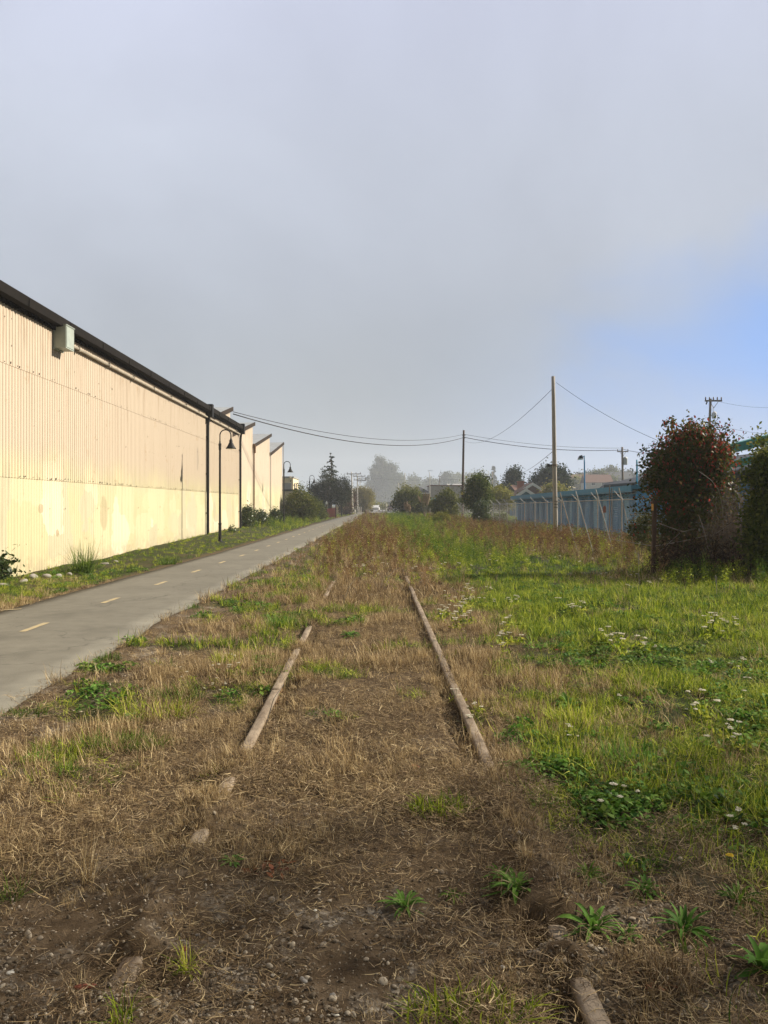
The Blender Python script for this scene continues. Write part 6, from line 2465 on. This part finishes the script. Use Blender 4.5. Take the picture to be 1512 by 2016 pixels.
def plants():
    g = np.random.default_rng(500)
    ros = [(797, 1788, .105, .012, 30, 'compact dark green plantain rosette alone in the bare dirt at the bottom centre'),
           (1042, 1806, .15, .020, 34, 'largest plantain rosette, with broad leaves lying over the right rail'),
           (1168, 1832, .145, .018, 26, 'bright pointed plantain rosette just right of the near right rail'),
           (1235, 1848, .07, .014, 16, 'small dark plantain at the right foot of the bright pointed rosette'),
           (1348, 1834, .14, .015, 30, 'dense dark plantain rosette with upright leaves and dry stalks, lower right'),
           (1272, 1758, .10, .013, 20, 'plantain rosette with dry stalks behind the dense dark one'),
           (1455, 1782, .14, .013, 26, 'spreading dark rosette below a yellow flower near the right edge'),
           (1158, 1728, .10, .010, 24, 'narrow leaved rosette on the dirt above the bright pointed one'),
           (1500, 1908, .15, .028, 14, 'tall broad leaved dock plant cut by the lower right edge'),
           (457, 1697, .085, .013, 12, 'small flat plantain rosette beside the buried left rail'),
           (892, 1766, .07, .009, 16, 'small pale green rosette between the compact one and the right rail'),
           (985, 1725, .08, .010, 18, 'little grassy rosette at the edge of the dry grass above the rail'),
           (1120, 1398, .22, .030, 20, 'clump of broad grey green dock leaves in the meadow edge'),
           (690, 1256, .17, .040, 16, 'fresh light green dock plant between the rails'),
           (1385, 1195, .20, .045, 9, 'upright dark dock plant in the far right of the meadow')]
    for k, (px, py, L_, w, n, lab) in enumerate(ros):
        up = 1.25 if k not in (9, 10) else .6
        dr = 1.25 if k in (0, 2, 4, 8) else 1.5
        m = 'broad' if k not in (6, 7, 10) else 'grass_dark'
        plant('plantain' if 'plantain' in lab else 'rosette' if 'rosette' in lab else 'dock', lab, 'plant', px, py, lance_leaves(g, n, L_ * .85, L_ * 1.15, w, up, .25, dr), m, 'leafy rosettes in the ground')
    # tufts that stand alone
    def tuft(px, py, n, rx, l0, l1, w, m, lab, cat='grass tuft', name='grass_tuft', stretch=1.0, lean=.45):
        v, f, t = blades(g, n, rx, l0, l1, w, lean, .9)
        v = v * np.array([stretch, 1, 1])
        plant(name, lab, cat, px, py, (v, f, t), m, 'single green tufts on the dry ground')
    tuft(240, 1474, 420, .17, .06, .15, .005, 'grass_dark', 'wide low green grass tuft on the dry ground left of the left rail', stretch=1.7)
    tuft(868, 1600, 300, .105, .05, .12, .005, 'grass', 'vivid green round tuft in the dry grass just left of the right rail', stretch=1.5)
    tuft(132, 1524, 90, .06, .05, .12, .005, 'grass_dark', 'small green tuft near the left edge below the path')
    tuft(305, 1412, 260, .20, .08, .2, .005, 'grass', 'loose yellow green grass tuft right of the path, below the white flowers', stretch=1.5)
    tuft(215, 1300, 160, .13, .06, .12, .006, 'grass_dark', 'dark green tuft on the brown edge of the path')
    tuft(350, 1378, 200, .16, .07, .16, .006, 'grass_dark', 'dark green grassy tuft between path and left rail, with white daisies', stretch=1.3)
    tuft(55, 1408, 120, .12, .04, .09, .005, 'grass_dark', 'low green patch at the corner of the path on the left edge', stretch=1.5)
    tuft(445, 1306, 240, .15, .06, .16, .007, 'grass', 'green tuft carrying white daisies beside the gravel patch')
    tuft(552, 1232, 300, .22, .08, .2, .009, 'broad', 'dark leafy clump left of the left rail')
    tuft(930, 2010, 260, .11, .05, .10, .004, 'grass', 'bright green tuft at the bottom edge right of centre', stretch=1.9)
    tuft(368, 1914, 60, .02, .06, .13, .0042, 'grass', 'small fresh grass tuft below the red brick chip', lean=.6)
    tuft(237, 2012, 50, .04, .05, .11, .004, 'grass', 'thin grass tuft at the bottom edge near the buried rail', lean=.5)
    tuft(25, 1770, 50, .04, .05, .13, .004, 'grass_dark', 'flat green tuft at the left edge of the foreground', lean=.9)
    tuft(1020, 1842, 90, .06, .08, .18, .003, 'straw_dark', 'olive dry tuft left of the short exposed rail piece', lean=.4)
    tuft(1320, 1945, 120, .09, .06, .15, .003, 'straw_dark', 'olive dry tuft on the dirt at the lower right', lean=.5)
    tuft(170, 1738, 36, .03, .16, .30, .003, 'straw', 'upright pale straw tuft in the left foreground', lean=.3)
    tuft(1130, 1425, 320, .20, .10, .22, .006, 'grass', 'long pale green grass tuft at the meadow edge right of the rail', lean=.5)
    tuft(1240, 1500, 260, .17, .08, .16, .010, 'broad', 'bright leafy weed clump in the lower meadow', lean=.6)
    # the long bladed tuft at the wall
    v, f, t = blades(g, 260, .22, .35, .85, .011, .38, .75, 5)
    plant('grass_clump', 'big spiky dark green grass clump against the corrugated wall', 'grass clump', 163, 1128, (v, f, t), 'grass_dark')
    v, f, t = blades(g, 120, .22, .1, .3, .014, .5, .8, 4)
    plant('grass_clump', 'small dark green clump at the path edge left of the first lamp', 'grass clump', 330, 1111, (v, f, t), 'grass_dark')
    # tall single dry stalks
    for k, (px, py, h, lab) in enumerate(((1258, 1174, .72, 'tall straight dry stalk at the far edge of the meadow'),
                                          (1411, 1190, .42, 'thin dry seed stalk in the right of the meadow'),
                                          (752, 1166, .55, 'leaning pale dry stalk beside the far end of the right rail'),
                                          (672, 1195, .60, 'long leaning pale stalk across the left rail'),
                                          (520, 1420, .40, 'slanting pale straw beside the left rail'))):
        Y = H * F / (py - VY)
        q = MB()
        x = (px - VX) * Y / F
        z = float(gz(x, Y))
        dx = (0, .0, .45, .38, .35)[k] * h
        q.tube([(x, Y, z - .02), (x + dx * .5, Y, z + h * .55), (x + dx, Y + .05, z + h * (1 if k < 2 else .8))], [.005, .0042, .002], 5)
        if k < 2:
            for j in range(12):
                zz = z + h * (.72 + .02 * j)
                q.box((x + dx + .006 * (-1) ** j, Y + .02, zz), (.014, .01, .016), (0, .5 * (-1) ** j, 0))
        o = q.build('dry_stalk', M['wood_pale'])
        tag(o, lab, 'dry stalk')


plants()


def yarrows():
    g = np.random.default_rng(600)

    def make(seed, h, nh, rad):
        q = np.random.default_rng(seed)
        root = bpy.data.objects.new('yarrow', None)
        root.empty_display_size = .1
        COL.objects.link(root)
        st = MB()
        heads = []
        for k in range(nh):
            a = q.random() * 6.283
            r = q.random() * .09
            hh = h * (.75 + .4 * q.random())
            tip = Vector((math.cos(a) * r, math.sin(a) * r, hh))
            st.tube([(tip.x * .15, tip.y * .15, 0), (tip.x * .4, tip.y * .4, hh * .55), tip], [.003, .0026, .0018], 4)
            heads.append(tip)
        st.build('stem', M['grass_dark_plain'], root)
        n = 26
        p = np.stack([q.normal(size=n) * .04, q.normal(size=n) * .04, q.random(n) * h * .6], 1)
        v, f, t = leaf_quads(q, p, np.tile([0, 0, 1.0], (n, 1)), .06, .28, .3)
        np_mesh('leaves', v, f, M['grass'], root, t)
        for tip in heads:
            n = 46
            r = rad * (.6 + .6 * q.random()) * np.sqrt(q.random(n))
            a = q.random(n) * 6.283
            p = np.stack([tip.x + r * np.cos(a), tip.y + r * np.sin(a), tip.z + .010 - 2.2 * r ** 2 + q.normal(size=n) * .002], 1)
            v, f, t = leaf_quads(q, p, np.tile([0, 0, 1.0], (n, 1)), .014, .8, .72)
            np_mesh('flower_head', v, f, M['petal'], root, t)
        return root
    M['grass_dark_plain'] = mat('stem_green', (.06, .085, .025), .7, .3, 20)
    L1 = 'white flat topped yarrow flowering in the green meadow on the right'
    L2 = 'white yarrow flowering in the dry grass just right of the right rail'
    L3 = 'small white daisy like flowers between the path and the left rail'
    L4 = 'white wild flower standing in the tall weeds far down the track'
    base = [make(610 + k, .15, 1 + k % 3, .021) for k in range(5)]
    used = [False] * 5
    spots = []

    def cl(x0, x1, y0, y1, n, lab, grp, sc=1.0):
        for _ in range(n):
            spots.append((g.uniform(x0, x1), g.uniform(y0, y1), lab, grp, sc * g.uniform(.75, 1.2)))
    G1, G2, G3, G4 = 'yarrow in the meadow', 'yarrow beside the right rail', 'daisies beside the path', 'wild flowers in the far weeds'
    cl(1175, 1225, 1262, 1292, 9, L1, G1)
    cl(1380, 1455, 1236, 1270, 10, L1, G1, 1.15)
    cl(1255, 1290, 1270, 1295, 5, L1, G1)
    cl(1090, 1150, 1195, 1215, 8, L1, G1)
    cl(985, 1015, 1190, 1210, 5, L1, G1)
    cl(985, 1040, 1230, 1300, 9, L1, G1)
    cl(1190, 1240, 1588, 1625, 5, L1, G1, .8)
    cl(1360, 1400, 1395, 1430, 4, L1, G1, .9)
    cl(1400, 1512, 1440, 1500, 5, L1, G1, .8)
    cl(1380, 1470, 1590, 1680, 5, L1, G1, .7)
    cl(1200, 1512, 1320, 1400, 6, L1, G1, .8)
    cl(1180, 1330, 1130, 1170, 10, L1, G1)
    cl(1100, 1140, 1445, 1480, 3, L1, G1, .7)
    cl(860, 930, 1180, 1245, 24, L2, G2, 1.1)
    cl(900, 980, 1165, 1200, 12, L2, G2)
    cl(895, 950, 1330, 1440, 6, L2, G2, .7)
    cl(420, 475, 1300, 1330, 7, L3, G3, .6)
    cl(330, 450, 1325, 1380, 8, L3, G3, .5)
    cl(780, 980, 1075, 1140, 26, L4, G4, 1.3)
    cl(690, 760, 1085, 1150, 14, L4, G4, 1.2)
    cl(1000, 1280, 1078, 1120, 16, L4, G4, 1.2)
    cl(690, 900, 1052, 1075, 20, L4, G4, 1.7)
    for px, py, lab, grp, sc in spots:
        Y = H * F / (py - VY)
        for _ in range(3):
            x = (px - VX) * Y / F
            Y = (H - float(gz(x, Y))) * F / (py - VY)
        k = int(g.integers(0, 5))
        loc = (x, Y, float(gz(x, Y)) - .01)
        if not used[k]:
            o = base[k]
            o.location = loc
            o.rotation_euler = (0, 0, g.random() * 6.283)
            o.scale = (sc,) * 3
            used[k] = True
        else:
            o = copy_tree(base[k], loc, g.random() * 6.283, sc)
        tag(o, lab, 'flower', grp)
    # single coloured flowers
    for px, py, m, lab in ((1432, 1750, 'petal_yellow', 'single yellow dandelion like flower at the right edge of the foreground'),
                           (1094, 1305, 'fuchsia_flower', 'single pink clover head in the meadow edge')):
        Y = H * F / (py - VY)
        x = (px - VX) * Y / F
        z = float(gz(x, Y))
        root = empty('flower', (x, Y, z), lab, 'flower')
        q = MB()
        q.tube([(x, Y, z), (x + .01, Y, z + .10)], .0018, 5)
        q.build('stem', M['grass_dark_plain'], root)
        n = 40
        a = g.random(n) * 6.283
        r = .014 * np.sqrt(g.random(n))
        v, f, t = leaf_quads(g, np.stack([x + .01 + r * np.cos(a), Y + r * np.sin(a), z + .102 + 0 * r], 1), np.tile([0, 0, 1.0], (n, 1)), .014, .5, .7)
        np_mesh('flower_head', v, f, M[m], root, t)


yarrows()


def stones():
    rng = random.Random(7)

    def stone(px, py, size, m, lab, cat='stone', name='stone', group=None, flat=.6, seed=0):
        Y = H * F / (py - VY)
        x = (px - VX) * Y / F
        z = float(gz(x, Y))
        src = PR['pebble'][seed % 6].data.copy()
        src.materials.clear()
        src.materials.append(M[m])
        src.name = name
        o = link(name, src)
        o.location = (x, Y, z + size * .12)
        o.scale = (size, size * .8, size * flat)
        o.rotation_euler = (rng.uniform(-.2, .2), rng.uniform(-.2, .2), rng.uniform(0, 6.28))
        tag(o, lab, cat, group)
    M['stone_white'] = mat('stone_white', (.52, .49, .42), .8, .12, 20)
    M['stone_grey'] = mat('stone_grey', (.24, .22, .19), .85, .25, 25, bump=.2)
    stone(22, 1912, .019, 'stone_white', 'angular pale white stone at the left edge of the foreground', seed=1)
    stone(597, 1938, .017, 'stone_grey', 'round tan grey pebble at the bottom left of centre', seed=2)
    stone(389, 1842, .014, 'stone_grey', 'flat round pebble above the red brick chip', seed=3)
    stone(808, 1806, .018, 'stone_grey', 'angular grey stone right below the compact plantain rosette', seed=4)
    stone(620, 1803, .012, 'stone_white', 'small white pebble in the dirt left of the compact plantain', seed=5)
    stone(660, 2008, .013, 'stone_white', 'white pebble at the bottom edge', seed=0)
    stone(990, 1910, .015, 'stone_white', 'pair sized white pebble left of the short exposed rail', seed=3)
    stone(655, 1965, .015, 'stone_grey', 'bluish grey chip at the bottom centre', seed=1)
    stone(362, 1882, .020, 'brick_red', 'orange red brick chip above the small grass tuft', 'brick chip', 'brick_chip', seed=4)
    stone(167, 1974, .030, 'brick_red', 'dark red brick fragment left of the near buried rail', 'brick chip', 'brick_chip', flat=.45, seed=2)
    # pale boulders along the foot of the wall
    for k, (px, py, s) in enumerate(((3, 1160, .14), (45, 1151, .12), (65, 1141, .16), (92, 1140, .15), (115, 1139, .13), (136, 1135, .10), (205, 1116, .12), (228, 1110, .10))):
        stone(px, py, s, 'rock', ['pale rock at the left edge of the picture under the wall', 'flat pale rock second along the wall foot', 'large pale rock under the wall, third along', 'pale rock at the wall foot, fourth along', 'pale rock left of the spiky grass clump', 'small pale rock touching the spiky grass clump', 'pale rock just right of the spiky grass clump', 'small pale rock furthest along the wall foot'][k], 'rock', 'rock', 'pale rocks at the foot of the wall', .8, k)
    # rusty dead leaf cluster
    g = np.random.default_rng(8)
    for px, py, n, s, lab in ((540, 1722, 26, .05, 'orange brown dead fern scrap on the dry ground'),
                              (1300, 1950, 20, .03, 'reddish dry leaf scraps on the dirt at the lower right'),
                              (818, 1513, 10, .022, 'pink red scrap in the grass between the rails')):
        Y = H * F / (py - VY)
        x = (px - VX) * Y / F
        p = np.stack([x + g.normal(size=n) * s, Y + g.normal(size=n) * s * .7, float(gz(x, Y)) + .012 + .01 * g.random(n)], 1)
        v, f, t = leaf_quads(g, p, np.tile([0, 0, 1.0], (n, 1)), s * .9, .4, .6)
        M.setdefault('dead_leaf', leaf_mat('dead_leaf', [(.10, .03, .012), (.22, .07, .025), (.34, .12, .05)], .3, .2))
        o = np_mesh('dead_leaves', v, f, M['dead_leaf'] if px != 818 else M['fuchsia_flower'], None, t)
        tag(o, lab, 'dead leaves')


stones()


# ------------------------------------------------------------------ haze
def build_haze():
    mb = MB()
    mb.box2((-720, -45, -2.0), (720, 1140, 64))
    m = bpy.data.materials.new('haze')
    m.use_nodes = True
    nt = m.node_tree
    nt.nodes.clear()
    out = nt.nodes.new('ShaderNodeOutputMaterial')
    pv = nt.nodes.new('ShaderNodeVolumePrincipled')
    pv.inputs['Color'].default_value = (.84, .89, .97, 1)
    pv.inputs['Density'].default_value = 0.00062
    nt.links.new(pv.outputs[0], out.inputs['Volume'])
    o = mb.build('haze', m)
    tag(o, kind='stuff')


build_haze()
